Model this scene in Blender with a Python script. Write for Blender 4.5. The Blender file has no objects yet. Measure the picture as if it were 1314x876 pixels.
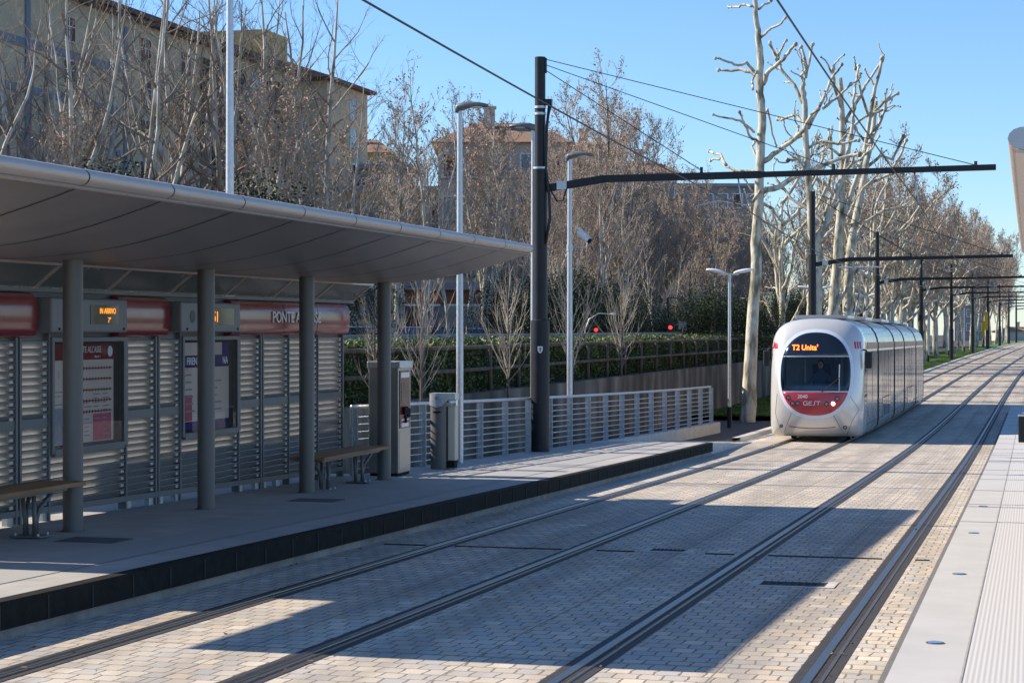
import bpy, math, random
from mathutils import Vector, Matrix
import numpy as np
R = math.radians
S = bpy.context.scene
COL = S.collection

# ------------------------------------------------------------------ camera, sky, sun, exposure
TH = R(14.9); CT, ST = math.cos(TH), math.sin(TH); FPX = 2500.0
cam_d = bpy.data.cameras.new('camera'); cam = bpy.data.objects.new('camera', cam_d); COL.objects.link(cam)
cam_d.sensor_width = 36; cam_d.lens = FPX / 1314 * 36; cam_d.clip_start = .1; cam_d.clip_end = 6000
cam_d.shift_y = -16 / 1314
cam.location = (0, 0, 1.9); cam.rotation_euler = (R(90), 0, TH)
S.camera = cam
sun_to = Vector((-1.50, .03, 1.0)).normalized()          # direction towards the sun
sun_el = math.asin(sun_to.z); sun_az = math.atan2(sun_to.x, sun_to.y)
w = bpy.data.worlds.new('World'); S.world = w; w.use_nodes = True
nt = w.node_tree; bg = nt.nodes['Background']
sky = nt.nodes.new('ShaderNodeTexSky'); sky.sky_type = 'NISHITA'; sky.sun_disc = False
sky.sun_elevation = sun_el; sky.sun_rotation = sun_az; sky.air_density = 1.0; sky.dust_density = .05; sky.ozone_density = 8
nt.links.new(sky.outputs[0], bg.inputs[0]); bg.inputs[1].default_value = .115
sl = bpy.data.lights.new('sun', 'SUN'); sl.energy = 5.0; sl.angle = R(.53); sl.color = (1, .89, .74)
so = bpy.data.objects.new('sun', sl); COL.objects.link(so)
so.rotation_euler = sun_to.to_track_quat('Z', 'Y').to_euler()
S.view_settings.view_transform = 'Standard'; S.view_settings.look = 'None'; S.view_settings.gamma = 1
S.view_settings.exposure = .72
S.view_settings.use_curve_mapping = False
S.cycles.max_bounces = 6; S.cycles.transparent_max_bounces = 8

# ------------------------------------------------------------------ materials
def lin(c): return tuple(((u/12.92) if u <= .04045 else ((u+.055)/1.055)**2.4) for u in c)
MATS = {}
def pm(name, col, rough=.6, metal=0, var=.12, scale=6, bump=0, bscale=40, spec=.5, streak=None, alpha=None, stain=0, coat=0):
    if name in MATS: return MATS[name]
    m = bpy.data.materials.new(name); m.use_nodes = True; n = m.node_tree; L = n.links.new
    b = n.nodes['Principled BSDF']; b.inputs['Roughness'].default_value = rough; b.inputs['Metallic'].default_value = metal
    b.inputs['Specular IOR Level'].default_value = spec; b.inputs['Coat Weight'].default_value = coat
    tc = n.nodes.new('ShaderNodeTexCoord'); src = tc.outputs['Object']
    mp = n.nodes.new('ShaderNodeMapping'); L(src, mp.inputs[0])
    if streak: mp.inputs['Scale'].default_value = streak
    no = n.nodes.new('ShaderNodeTexNoise'); no.inputs['Scale'].default_value = scale; no.inputs['Detail'].default_value = 6
    L(mp.outputs[0], no.inputs[0])
    mr = n.nodes.new('ShaderNodeMapRange'); L(no.outputs[0], mr.inputs[0]); mr.inputs[1].default_value = .3; mr.inputs[2].default_value = .7
    mr.inputs[3].default_value = 1-var; mr.inputs[4].default_value = 1+var
    mul = n.nodes.new('ShaderNodeVectorMath'); mul.operation = 'SCALE'; mul.inputs[0].default_value = col[:3]; L(mr.outputs[0], mul.inputs['Scale'])
    out = mul.outputs[0]
    if stain:
        n3 = n.nodes.new('ShaderNodeTexNoise'); n3.inputs['Scale'].default_value = .7; n3.inputs['Detail'].default_value = 9; n3.inputs['Roughness'].default_value = .7
        L(mp.outputs[0], n3.inputs[0]); m3 = n.nodes.new('ShaderNodeMapRange'); L(n3.outputs[0], m3.inputs[0])
        m3.inputs[1].default_value = .42; m3.inputs[2].default_value = .62; m3.inputs[3].default_value = 1-stain; m3.inputs[4].default_value = 1
        s3 = n.nodes.new('ShaderNodeVectorMath'); s3.operation = 'SCALE'; L(out, s3.inputs[0]); L(m3.outputs[0], s3.inputs['Scale']); out = s3.outputs[0]
    L(out, b.inputs['Base Color'])
    r2 = n.nodes.new('ShaderNodeMapRange'); L(no.outputs[0], r2.inputs[0]); r2.inputs[3].default_value = max(.02, rough-.08); r2.inputs[4].default_value = min(1, rough+.08)
    L(r2.outputs[0], b.inputs['Roughness'])
    if bump:
        n2 = n.nodes.new('ShaderNodeTexNoise'); n2.inputs['Scale'].default_value = bscale; n2.inputs['Detail'].default_value = 5; L(mp.outputs[0], n2.inputs[0])
        bp = n.nodes.new('ShaderNodeBump'); bp.inputs['Strength'].default_value = bump; bp.inputs['Distance'].default_value = .02
        L(n2.outputs[0], bp.inputs['Height']); L(bp.outputs[0], b.inputs['Normal'])
    MATS[name] = m; return m
def emit(name, col, st):
    m = bpy.data.materials.new(name); m.use_nodes = True; b = m.node_tree.nodes['Principled BSDF']
    b.inputs['Base Color'].default_value = (*col, 1); b.inputs['Emission Color'].default_value = (*col, 1); b.inputs['Emission Strength'].default_value = st
    return m
def ramp_mat(name, scale, stops, rough=.9, streak=None, bump=.3, bscale=20, detail=8):
    m = bpy.data.materials.new(name); m.use_nodes = True; n = m.node_tree; L = n.links.new
    b = n.nodes['Principled BSDF']; b.inputs['Roughness'].default_value = rough; b.inputs['Specular IOR Level'].default_value = .3
    tc = n.nodes.new('ShaderNodeTexCoord'); mp = n.nodes.new('ShaderNodeMapping'); L(tc.outputs['Object'], mp.inputs[0])
    if streak: mp.inputs['Scale'].default_value = streak
    no = n.nodes.new('ShaderNodeTexNoise'); no.inputs['Scale'].default_value = scale; no.inputs['Detail'].default_value = detail; L(mp.outputs[0], no.inputs[0])
    cr = n.nodes.new('ShaderNodeValToRGB'); L(no.outputs[0], cr.inputs[0])
    el = cr.color_ramp.elements
    while len(el) < len(stops): el.new(.5)
    for e, (p, c) in zip(el, stops): e.position = p; e.color = (*c, 1)
    L(cr.outputs[0], b.inputs['Base Color'])
    if bump:
        n2 = n.nodes.new('ShaderNodeTexNoise'); n2.inputs['Scale'].default_value = bscale; L(mp.outputs[0], n2.inputs[0])
        bp = n.nodes.new('ShaderNodeBump'); bp.inputs['Strength'].default_value = bump; bp.inputs['Distance'].default_value = .03
        L(n2.outputs[0], bp.inputs['Height']); L(bp.outputs[0], b.inputs['Normal'])
    return m
def paver_mat(name, bw, bh, c1, c2, mort, joint=3.1, ms=.006):
    m = bpy.data.materials.new(name); m.use_nodes = True; n = m.node_tree; L = n.links.new
    b = n.nodes['Principled BSDF']; b.inputs['Roughness'].default_value = .85; b.inputs['Specular IOR Level'].default_value = .25
    tc = n.nodes.new('ShaderNodeTexCoord'); sp = n.nodes.new('ShaderNodeSeparateXYZ'); L(tc.outputs['Object'], sp.inputs[0])
    # slight wobble so courses are not ruler straight
    wn = n.nodes.new('ShaderNodeTexNoise'); wn.inputs['Scale'].default_value = 7; L(tc.outputs['Object'], wn.inputs[0])
    wm = n.nodes.new('ShaderNodeMath'); wm.operation = 'MULTIPLY_ADD'; L(wn.outputs[0], wm.inputs[0]); wm.inputs[1].default_value = .05; L(sp.outputs[0], wm.inputs[2])
    w2 = n.nodes.new('ShaderNodeMath'); w2.operation = 'MULTIPLY_ADD'; L(wn.outputs[0], w2.inputs[0]); w2.inputs[1].default_value = .05; L(sp.outputs[1], w2.inputs[2])
    cb = n.nodes.new('ShaderNodeCombineXYZ'); L(wm.outputs[0], cb.inputs[0]); L(w2.outputs[0], cb.inputs[1])
    br = n.nodes.new('ShaderNodeTexBrick'); L(cb.outputs[0], br.inputs[0]); br.inputs['Scale'].default_value = 1
    br.inputs['Brick Width'].default_value = bw; br.inputs['Row Height'].default_value = bh; br.inputs['Mortar Size'].default_value = ms
    br.inputs['Mortar Smooth'].default_value = .2; br.inputs['Bias'].default_value = 0
    br.inputs['Color1'].default_value = (0, 0, 0, 1); br.inputs['Color2'].default_value = (1, 1, 1, 1); br.inputs['Mortar'].default_value = (.5, .5, .5, 1)
    cr = n.nodes.new('ShaderNodeValToRGB'); L(br.outputs['Color'], cr.inputs[0]); el = cr.color_ramp.elements
    cols = [(0, c1), (.22, c2), (.5, tuple(.5*(x+y) for x, y in zip(c1, c2))), (.75, (.52, .46, .38)), (1, (.66, .57, .45))]
    while len(el) < len(cols): el.new(.5)
    for e, (p, c) in zip(el, cols): e.position = p; e.color = (*c, 1)
    nz = n.nodes.new('ShaderNodeTexNoise'); nz.inputs['Scale'].default_value = .5; nz.inputs['Detail'].default_value = 8; nz.inputs['Roughness'].default_value = .65; L(tc.outputs['Object'], nz.inputs[0])
    mr = n.nodes.new('ShaderNodeMapRange'); L(nz.outputs[0], mr.inputs[0]); mr.inputs[1].default_value = .3; mr.inputs[2].default_value = .7; mr.inputs[3].default_value = .82; mr.inputs[4].default_value = 1.12
    vm = n.nodes.new('ShaderNodeVectorMath'); vm.operation = 'SCALE'; L(cr.outputs[0], vm.inputs[0]); L(mr.outputs[0], vm.inputs['Scale'])
    ns_ = n.nodes.new('ShaderNodeTexNoise'); ns_.inputs['Scale'].default_value = 1.0; ns_.inputs['Detail'].default_value = 7; mp_ = n.nodes.new('ShaderNodeMapping'); mp_.inputs['Scale'].default_value = (2.2, .12, 1); L(tc.outputs['Object'], mp_.inputs[0]); L(mp_.outputs[0], ns_.inputs[0])
    m5 = n.nodes.new('ShaderNodeMapRange'); L(ns_.outputs[0], m5.inputs[0]); m5.inputs[1].default_value = .38; m5.inputs[2].default_value = .58; m5.inputs[3].default_value = .78; m5.inputs[4].default_value = 1.03
    v5 = n.nodes.new('ShaderNodeVectorMath'); v5.operation = 'SCALE'; L(vm.outputs[0], v5.inputs[0]); L(m5.outputs[0], v5.inputs['Scale']); vm = v5
    # slab expansion joints across and along
    last = None
    for ax, per, off in ((1, joint, 0), (0, 1.62, .3)):
        a = n.nodes.new('ShaderNodeMath'); a.operation = 'ADD'; L(sp.outputs[ax], a.inputs[0]); a.inputs[1].default_value = off+1000*per
        f = n.nodes.new('ShaderNodeMath'); f.operation = 'MODULO'; L(a.outputs[0], f.inputs[0]); f.inputs[1].default_value = per
        g = n.nodes.new('ShaderNodeMath'); g.operation = 'LESS_THAN'; L(f.outputs[0], g.inputs[0]); g.inputs[1].default_value = .022 if ax == 1 else .012
        if last is None: last = g.outputs[0]
        else:
            x = n.nodes.new('ShaderNodeMath'); x.operation = 'MAXIMUM'; L(last, x.inputs[0]); L(g.outputs[0], x.inputs[1]); last = x.outputs[0]
    mx0 = n.nodes.new('ShaderNodeMath'); mx0.operation = 'MAXIMUM'; L(last, mx0.inputs[0]); L(br.outputs['Fac'], mx0.inputs[1])
    mix = n.nodes.new('ShaderNodeMix'); mix.data_type = 'RGBA'; L(mx0.outputs[0], mix.inputs['Factor']); L(vm.outputs[0], mix.inputs['A']); mix.inputs['B'].default_value = (*mort, 1)
    L(mix.outputs['Result'], b.inputs['Base Color'])
    bp = n.nodes.new('ShaderNodeBump'); bp.inputs['Strength'].default_value = .6; bp.inputs['Distance'].default_value = .006; bp.invert = True
    L(br.outputs['Fac'], bp.inputs['Height'])
    nb = n.nodes.new('ShaderNodeTexNoise'); nb.inputs['Scale'].default_value = 60; L(tc.outputs['Object'], nb.inputs[0])
    bp2 = n.nodes.new('ShaderNodeBump'); bp2.inputs['Strength'].default_value = .25; bp2.inputs['Distance'].default_value = .01; L(nb.outputs[0], bp2.inputs['Height']); L(bp.outputs[0], bp2.inputs['Normal'])
    L(bp2.outputs[0], b.inputs['Normal'])
    return m
def tactile_mat(name, col, per, diag):
    m = bpy.data.materials.new(name); m.use_nodes = True; n = m.node_tree; L = n.links.new
    b = n.nodes['Principled BSDF']; b.inputs['Roughness'].default_value = .8
    tc = n.nodes.new('ShaderNodeTexCoord'); mp = n.nodes.new('ShaderNodeMapping'); L(tc.outputs['Object'], mp.inputs[0]); mp.inputs['Rotation'].default_value = (0, 0, diag)
    wv = n.nodes.new('ShaderNodeTexWave'); wv.wave_type = 'BANDS'; wv.bands_direction = 'X'; wv.inputs['Scale'].default_value = 1/per/3.1; L(mp.outputs[0], wv.inputs[0])
    cr = n.nodes.new('ShaderNodeValToRGB'); L(wv.outputs[0], cr.inputs[0])
    cr.color_ramp.elements[0].color = (*[c*.955 for c in col], 1); cr.color_ramp.elements[1].color = (*col, 1); cr.color_ramp.elements[1].position = .5; cr.color_ramp.elements[0].position = .25
    L(cr.outputs[0], b.inputs['Base Color'])
    bp = n.nodes.new('ShaderNodeBump'); bp.inputs['Strength'].default_value = .3; bp.inputs['Distance'].default_value = .004; L(wv.outputs[0], bp.inputs['Height']); L(bp.outputs[0], b.inputs['Normal'])
    return m
def tint_glass(name, col, rough=.02, ior=1.5):
    m = bpy.data.materials.new(name); m.use_nodes = True; n = m.node_tree; L = n.links.new
    n.nodes.remove(n.nodes['Principled BSDF']); o = n.nodes['Material Output']
    t = n.nodes.new('ShaderNodeBsdfTransparent'); t.inputs[0].default_value = (*col, 1)
    g = n.nodes.new('ShaderNodeBsdfGlossy'); g.inputs['Roughness'].default_value = rough
    lw = n.nodes.new('ShaderNodeFresnel'); lw.inputs[0].default_value = ior
    mx = n.nodes.new('ShaderNodeMixShader'); L(lw.outputs[0], mx.inputs[0]); L(t.outputs[0], mx.inputs[1]); L(g.outputs[0], mx.inputs[2]); L(mx.outputs[0], o.inputs[0])
    return m

# ------------------------------------------------------------------ mesh builder and tagging
def tag(o, label=None, cat=None, group=None, kind=None):
    if label: o['label'] = label
    if cat: o['category'] = cat
    if group: o['group'] = group
    if kind: o['kind'] = kind
    return o
def empty(name, loc=(0, 0, 0), rz=0):
    o = bpy.data.objects.new(name, None); COL.objects.link(o); o.location = loc; o.rotation_euler = (0, 0, rz); o.empty_display_size = .2; return o
class MB:
    def __init__(s): s.v = []; s.f = []
    def box(s, x0, x1, y0, y1, z0, z1):
        b = len(s.v); s.v += [(x, y, z) for z in (z0, z1) for x, y in ((x0, y0), (x1, y0), (x1, y1), (x0, y1))]
        s.f += [tuple(b+i for i in q) for q in ((3, 2, 1, 0), (4, 5, 6, 7), (0, 1, 5, 4), (1, 2, 6, 5), (2, 3, 7, 6), (3, 0, 4, 7))]; return s
    def hexa(s, pts):       # 4 bottom, 4 top
        b = len(s.v); s.v += [tuple(p) for p in pts]
        s.f += [tuple(b+i for i in q) for q in ((3, 2, 1, 0), (4, 5, 6, 7), (0, 1, 5, 4), (1, 2, 6, 5), (2, 3, 7, 6), (3, 0, 4, 7))]; return s
    def bar(s, p0, p1, w, h):    # rectangular bar between points, h vertical-ish
        p0 = Vector(p0); p1 = Vector(p1); d = (p1-p0).normalized(); up = Vector((0, 0, 1)) if abs(d.z) < .95 else Vector((1, 0, 0))
        r = d.cross(up).normalized()*w/2; u = r.cross(d).normalized()*h/2
        return s.hexa([p0-r-u, p0+r-u, p1+r-u, p1-r-u, p0-r+u, p0+r+u, p1+r+u, p1-r+u])
    def tube(s, pts, rad, n=8, cap=True):
        pts = [Vector(p) for p in pts]; m = len(pts); rad = rad if hasattr(rad, '__len__') else [rad]*m
        b = len(s.v); ref = None
        for i, p in enumerate(pts):
            d = (pts[min(i+1, m-1)]-pts[max(i-1, 0)])
            if d.length < 1e-9: d = Vector((0, 0, 1))
            d.normalize()
            if ref is None: ref = Vector((1, 0, 0)) if abs(d.x) < .9 else Vector((0, 1, 0))
            u = (ref-d*ref.dot(d)).normalized(); ref = u; w_ = d.cross(u)
            for k in range(n):
                t = 2*math.pi*k/n; q = p+(u*math.cos(t)+w_*math.sin(t))*rad[i]; s.v.append((q.x, q.y, q.z))
        for i in range(m-1):
            for k in range(n):
                k2 = (k+1) % n; s.f.append((b+i*n+k, b+i*n+k2, b+(i+1)*n+k2, b+(i+1)*n+k))
        if cap: s.f.append(tuple(b+k for k in reversed(range(n)))); s.f.append(tuple(b+(m-1)*n+k for k in range(n)))
        return s
    def cyl(s, x, y, z0, z1, r, r1=None, n=20): return s.tube([(x, y, z0), (x, y, z1)], [r, r if r1 is None else r1], n)
    def loft(s, loops, closed=True, caps=True):
        b = len(s.v); n = len(loops[0])
        for L_ in loops: s.v += [tuple(p) for p in L_]
        for i in range(len(loops)-1):
            for k in range(n if closed else n-1):
                k2 = (k+1) % n; s.f.append((b+i*n+k, b+i*n+k2, b+(i+1)*n+k2, b+(i+1)*n+k))
        if caps and closed:
            s.f.append(tuple(b+k for k in reversed(range(n)))); s.f.append(tuple(b+(len(loops)-1)*n+k for k in range(n)))
        return s
    def ell(s, c, r, n=14, m=8, rot=None):
        loops = []
        for i in range(m+1):
            t = math.pi*i/m; t = min(max(t, .02), math.pi-.02); L_ = []
            for k in range(n):
                a = 2*math.pi*k/n; p = Vector((r[0]*math.sin(t)*math.cos(a), r[1]*math.sin(t)*math.sin(a), -r[2]*math.cos(t)))
                if rot: p = rot @ p
                L_.append((p.x+c[0], p.y+c[1], p.z+c[2]))
            loops.append(L_)
        return s.loft(loops)
    def quad(s, a, b, c, d):
        k = len(s.v); s.v += [tuple(a), tuple(b), tuple(c), tuple(d)]; s.f.append((k, k+1, k+2, k+3)); return s
    def build(s, name, mat, parent=None, smooth=False, bevel=0, auto=None):
        me = bpy.data.meshes.new(name); me.from_pydata(s.v, [], s.f)
        if smooth or auto: me.polygons.foreach_set('use_smooth', [True]*len(me.polygons))
        if mat: me.materials.append(mat)
        me.update()
        if auto: me.set_sharp_from_angle(angle=R(auto))
        o = bpy.data.objects.new(name, me); COL.objects.link(o)
        if parent: o.parent = parent
        if bevel:
            md = o.modifiers.new('bevel', 'BEVEL'); md.width = bevel; md.segments = 2; md.limit_method = 'ANGLE'
        return o
def np_mesh(name, V, Q, mat, parent=None, smooth=False):
    me = bpy.data.meshes.new(name); V = np.asarray(V, np.float32); Q = np.asarray(Q, np.int32); k = Q.shape[1]
    me.vertices.add(len(V)); me.vertices.foreach_set('co', V.ravel()); me.loops.add(Q.size); me.loops.foreach_set('vertex_index', Q.ravel())
    me.polygons.add(len(Q)); me.polygons.foreach_set('loop_start', np.arange(0, Q.size, k, dtype=np.int32)); me.update(calc_edges=True)
    me.materials.append(mat); o = bpy.data.objects.new(name, me); COL.objects.link(o)
    if parent: o.parent = parent
    return o
def copy_tree(o, parent=None):
    c = o.copy(); COL.objects.link(c)
    if parent: c.parent = parent
    for ch in list(o.children): copy_tree(ch, c)
    return c
def text(body, size, mat, parent, loc, rot, ext=.003, name='lettering', align='CENTER', sx=1, bold=0):
    cu = bpy.data.curves.new('t', 'FONT'); cu.body = body; cu.size = size; cu.extrude = ext; cu.align_x = align; cu.align_y = 'CENTER'; cu.offset = bold
    t = bpy.data.objects.new('t', cu); COL.objects.link(t)
    dg = bpy.context.evaluated_depsgraph_get(); dg.update(); me = bpy.data.meshes.new_from_object(t.evaluated_get(dg)); me.name = name
    bpy.data.objects.remove(t)
    me.materials.clear(); me.materials.append(mat)
    o = bpy.data.objects.new(name, me); COL.objects.link(o); o.parent = parent; o.location = loc; o.rotation_euler = rot; o.scale = (sx, 1, 1)
    return o

# ------------------------------------------------------------------ the lie of the land.  X = -offset left of the viewer, Y = distance s along the tracks
def herm(xs, ys, x):
    if x <= xs[0]: return ys[0]+(x-xs[0])*(ys[1]-ys[0])/(xs[1]-xs[0])
    if x >= xs[-1]: return ys[-1]
    i = max(k for k in range(len(xs)) if xs[k] <= x)
    def sl(k):
        if k <= 0: return (ys[1]-ys[0])/(xs[1]-xs[0])
        if k >= len(xs)-1: return 0
        return (ys[k+1]-ys[k-1])/(xs[k+1]-xs[k-1])
    h = xs[i+1]-xs[i]; t = (x-xs[i])/h
    return (2*t**3-3*t*t+1)*ys[i]+(t**3-2*t*t+t)*h*sl(i)+(-2*t**3+3*t*t)*ys[i+1]+(t**3-t*t)*h*sl(i+1)
ZX = [-30, 0, 20, 40, 55, 72, 100, 124, 206, 300, 450, 700, 2500]
ZY = [.64, 0, -.426, -.85, -1.08, -1.17, -1.09, -.93, -.46, -.33, -.8, -2, -6]
def zg(s): return herm(ZX, ZY, s)
def dl(s):
    if s < 50: return 0
    if s < 150: return -.00013*(s-50)**2
    return -1.3-.026*(s-150)
def PX(a, s): return -(a+dl(s))
def terr(s):
    t = min(1, max(0, (s-85)/75)); t = t*t*(3-2*t)
    return .5*(1-t)+(zg(s)+.1)*t if s < 700 else zg(s)+.1
def W(x, y, Z):      # photo pixel (full size) + depth -> a world point
    u = (x-657)/FPX*Z
    return Vector((u*CT-Z*ST, u*ST+Z*CT, 1.9+(422-y)/FPX*Z))
def s_of(x, a): return FPX*a/CT**2/(1322-x)-a*ST/CT
STA = [-30+2*i for i in range(91)]+[156, 164, 174, 186, 200, 220, 240, 260, 280, 300, 330, 360, 400, 450, 520, 600, 700, 900, 1300, 2500]
def strip(name, cols, mat, s0=-30, s1=2500, kind='structure', step=None, parent=None, smooth=False):
    """cols: list of (offset a, function of s giving z)"""
    st = sorted({s for s in STA if s0 < s < s1} | {s0, s1}); mb = MB(); n = len(cols)
    for s in st:
        for a, zf in cols: mb.v.append((PX(a(s) if callable(a) else a, s), s, zf(s)))
    for i in range(len(st)-1):
        for k in range(n-1): mb.f.append((i*n+k, i*n+k+1, (i+1)*n+k+1, (i+1)*n+k))
    o = mb.build(name, mat, parent, smooth=smooth)
    if kind: o['kind'] = kind
    return o
g0 = lambda d: (lambda s: zg(s)+d)
t0 = lambda d: (lambda s: terr(s)+d)

M_soil = ramp_mat('soil_and_asphalt', 1.3, [(.3, (.045, .042, .04)), (.5, (.075, .068, .06)), (.7, (.11, .095, .075))])
M_asph = pm('asphalt', (.055, .055, .058), .9, var=.2, scale=2, bump=.3, bscale=80)
M_pave = paver_mat('stone_setts', .155, .20, (.60, .48, .35), (.44, .42, .39), (.21, .18, .15), ms=.008)
M_grass = ramp_mat('grass_sheet', 3, [(.3, (.05, .09, .02)), (.55, (.10, .17, .04)), (.75, (.15, .2, .06))], bump=.8, bscale=60)
M_plat = pm('platform_concrete', (.42, .395, .36), .8, var=.10, scale=3, bump=.15, bscale=120, stain=.14)
M_platR = pm('pale_platform_stone', (.50, .48, .45), .8, var=.05, scale=2.5, bump=.1, bscale=150, stain=.05)
M_conc = pm('concrete', (.33, .31, .28), .9, var=.2, scale=5, bump=.3, bscale=60, stain=.3)
M_white_conc = pm('pale_concrete', (.55, .53, .49), .85, var=.1, scale=5, bump=.2, bscale=60, stain=.1)
M_black = pm('black_rubber_edge', (.016, .016, .015), .85, spec=.15, var=.35, scale=9, bump=.3, bscale=40)
M_gran = pm('dark_granite', (.13, .125, .12), .8, var=.15, scale=20, bump=.2, bscale=100)
M_sealant = pm('rail_sealant', (.035, .033, .033), .75, var=.2, scale=12, bump=.2, bscale=60)
M_steel = pm('worn_rail_steel', (.22, .215, .215), .38, 1, var=.15, scale=14, streak=(10, .5, 1))
M_groove = pm('rail_groove', (.03, .025, .022), .8, var=.4, scale=12)

# the setting
strip('ground', [(a, z) for a, z in ((1500, t0(0)), (300, t0(0)), (60, t0(0)), (14, t0(0)), (11.42, t0(0)), (11.38, g0(-.06)), (9, g0(-.06)), (-2, g0(-.06)), (-30, g0(-.06)), (-300, g0(-.06)), (-1500, g0(-.06)))], M_soil)
strip('tramway_paving', [(7.05, g0(0)), (3, g0(0)), (-1.2, g0(0))], M_pave)
strip('street', [(46, t0(.03)), (20, t0(.03))], M_asph, -30, 400)
strip('asphalt_path', [(11.3, g0(-.05)), (7.12, g0(-.05))], M_asph, 43, 66)
strip('grass_verge', [(11.3, g0(.10)), (9, g0(.14)), (7.55, g0(.10))], M_grass, 66, 900)
strip('kerb', [(7.52, g0(-.02)), (7.52, g0(.10)), (7.3, g0(.10)), (7.29, g0(0.004)), (7.06, g0(.004))], M_white_conc, 50.5, 900)

# left platform
pa = lambda s: 10.0-max(0, s-28)*.036
strip('platform', [(10.6, g0(.27)), (8.15, g0(.27)), (6.93, g0(.27))], M_plat, 2, 28.5)
def ramp_z(s): return zg(s)+(.27 if s < 43.3 else max(.02, .27-.25*(s-43.3)/5.7))
strip('platform_end', [(pa, lambda s: ramp_z(s)), (7.0, lambda s: ramp_z(s)), (6.93, lambda s: ramp_z(s))], M_plat, 28.5, 50)
strip('platform_tactile_strip', [(8.05, g0(.2745)), (7.45, g0(.2745))], tactile_mat('tactile_left', (.36, .35, .33), .07, R(40)), 2, 43)
strip('platform_edge', [(6.925, g0(-.05)), (6.925, g0(.075)), (6.87, g0(.076)), (6.87, g0(.274)), (7.0, g0(.274))], M_black, 2, 43.3)
strip('platform_edge_base', [(6.93, g0(-.05)), (6.9, g0(-.05)), (6.9, g0(.077))], M_conc, 2, 43.3)
strip('platform_ramp_side', [(6.93, g0(-.05)), (6.93, ramp_z)], M_white_conc, 43.3, 50)
mb = MB()
for i in range(60):
    s = 2.4+i*.69
    if s < 43: mb.hexa([(-6.873, s, zg(s)+.08), (-6.862, s, zg(s)+.08), (-6.862, s+.018, zg(s)+.08), (-6.873, s+.018, zg(s)+.08), (-6.873, s, zg(s)+.25), (-6.862, s, zg(s)+.25), (-6.862, s+.018, zg(s)+.25), (-6.873, s+.018, zg(s)+.25)])
tag(mb.build('platform_edge_joints', pm('joint_grey', (.035, .034, .032), .9)), kind='structure')
# right platform
strip('platform_opposite', [(.75, g0(-.05)), (.75, g0(.25)), (.36, g0(.25))], M_platR, -8, 74)
strip('platform_opposite_tactile', [(.36, g0(.25)), (-.30, g0(.25))], tactile_mat('tactile_right', (.52, .50, .47), .030, 0), -8, 74)
strip('platform_opposite_floor', [(-.30, g0(.25)), (-6, g0(.25)), (-6, g0(-.05))], M_platR, -8, 74)
strip('kerb_strip', [(.90, g0(.006)), (.752, g0(.006))], M_gran, -8, 74)

M_lip = pm('rusty_lip', (.12, .105, .10), .45, .6, var=.2, scale=14)
M_jt = pm('slab_joint', (.33, .31, .29), .95)
m = MB(); s = 22.0
while s < 70:
    z = zg(s)+.251; m.box(-.745, 3, s, s+.007, z, z+.0045); s += 2.95
tag(m.build('platform_opposite_joints', M_jt), kind='structure')
tag(strip('platform_opposite_joint_line', [(.366, g0(.2535)), (.354, g0(.2535))], M_jt, -8, 74), kind='structure')
# rails: four grooved rails
RAILS = [(6.12, 'far rail of the tram track beside the left platform'), (4.61, 'inner rail of the arriving tram track, in the canopy shadow'),
         (2.76, 'polished inner rail of the empty right hand track'), (1.29, 'rail nearest the sunlit right platform kerb')]
for a, lb in RAILS:
    r = empty('tram_rail', (PX(a, 0), 0, 0)); tag(r, lb, 'rail', 'four grooved rails in the paving'); x0 = -PX(a, 0)
    d = -PX(a, 0)
    o = strip('sealant_band', [(a+.13, g0(.004)), (a-.13, g0(.004))], M_sealant, kind=None); o.parent = r; o.location = (d, 0, 0)
    o = strip('rail_head', [(a+.062, g0(.004)), (a+.058, g0(.014)), (a+.002, g0(.014)), (a, g0(.005))], M_steel, kind=None); o.parent = r; o.location = (d, 0, 0)
    o = strip('groove', [(a-.0, g0(.0065)), (a-.042, g0(.0065))], M_groove, kind=None); o.parent = r; o.location = (d, 0, 0)
    o = strip('guard_lip', [(a-.042, g0(.005)), (a-.045, g0(.012)), (a-.062, g0(.012)), (a-.066, g0(.005))], M_lip, kind=None); o.parent = r; o.location = (d, 0, 0)

# drains and covers
M_grate = pm('cast_iron', (.05, .045, .04), .7, .3, var=.3, scale=30)
def grate(x0, x1, s, ds, n, label, group=None, frame=True, h=.006, name='drain_grate', zoff=0):
    r = empty(name, ((x0+x1)/2, s, zg(s)+zoff)); r.rotation_euler = (math.atan(-.0213), 0, 0)
    w = (x1-x0)/2
    if frame:
        m = MB(); t = .09
        m.box(-w-t, w+t, -ds/2-.05, -ds/2, .001, .0075); m.box(-w-t, w+t, ds/2, ds/2+.05, .001, .0075)
        m.box(-w-t, -w, -ds/2, ds/2, .001, .0075); m.box(w, w+t, -ds/2, ds/2, .001, .0075); m.build('frame', M_white_conc, r)
    MB().box(-w+.001, w-.001, -ds/2+.001, ds/2-.001, 0, .0045).build('pit', M_groove, r)
    m = MB(); 
    for i in range(n+1):
        x = -w+(2*w-.012)*i/n; m.box(x, x+.012, -ds/2, ds/2, .001, h+.004)
    m.box(-w, w, -.006, .006, .001, h+.005)
    m.build('bars', M_grate, r); tag(r, label, 'drain', group); return r
sd = 20.0
for x0, x1, lb in ((-6.75, -6.28, 'short slot drain between the left platform edge and the first rail'), (-5.95, -4.78, 'slot drain across the left track in the canopy shadow'), (-4.4, -4.0, 'short slot drain just left of the middle grate'),
                   (-3.25, -2.95, 'short slot drain just right of the middle grate'), (-2.6, -1.45, 'slot drain across the right track at the shadow edge'), (-1.12, -.98, 'tiny slot drain beside the right platform kerb')):
    grate(x0, x1, sd+.0, .05, int((x1-x0)/.04), lb, 'slot drains across the tracks', False)
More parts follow.
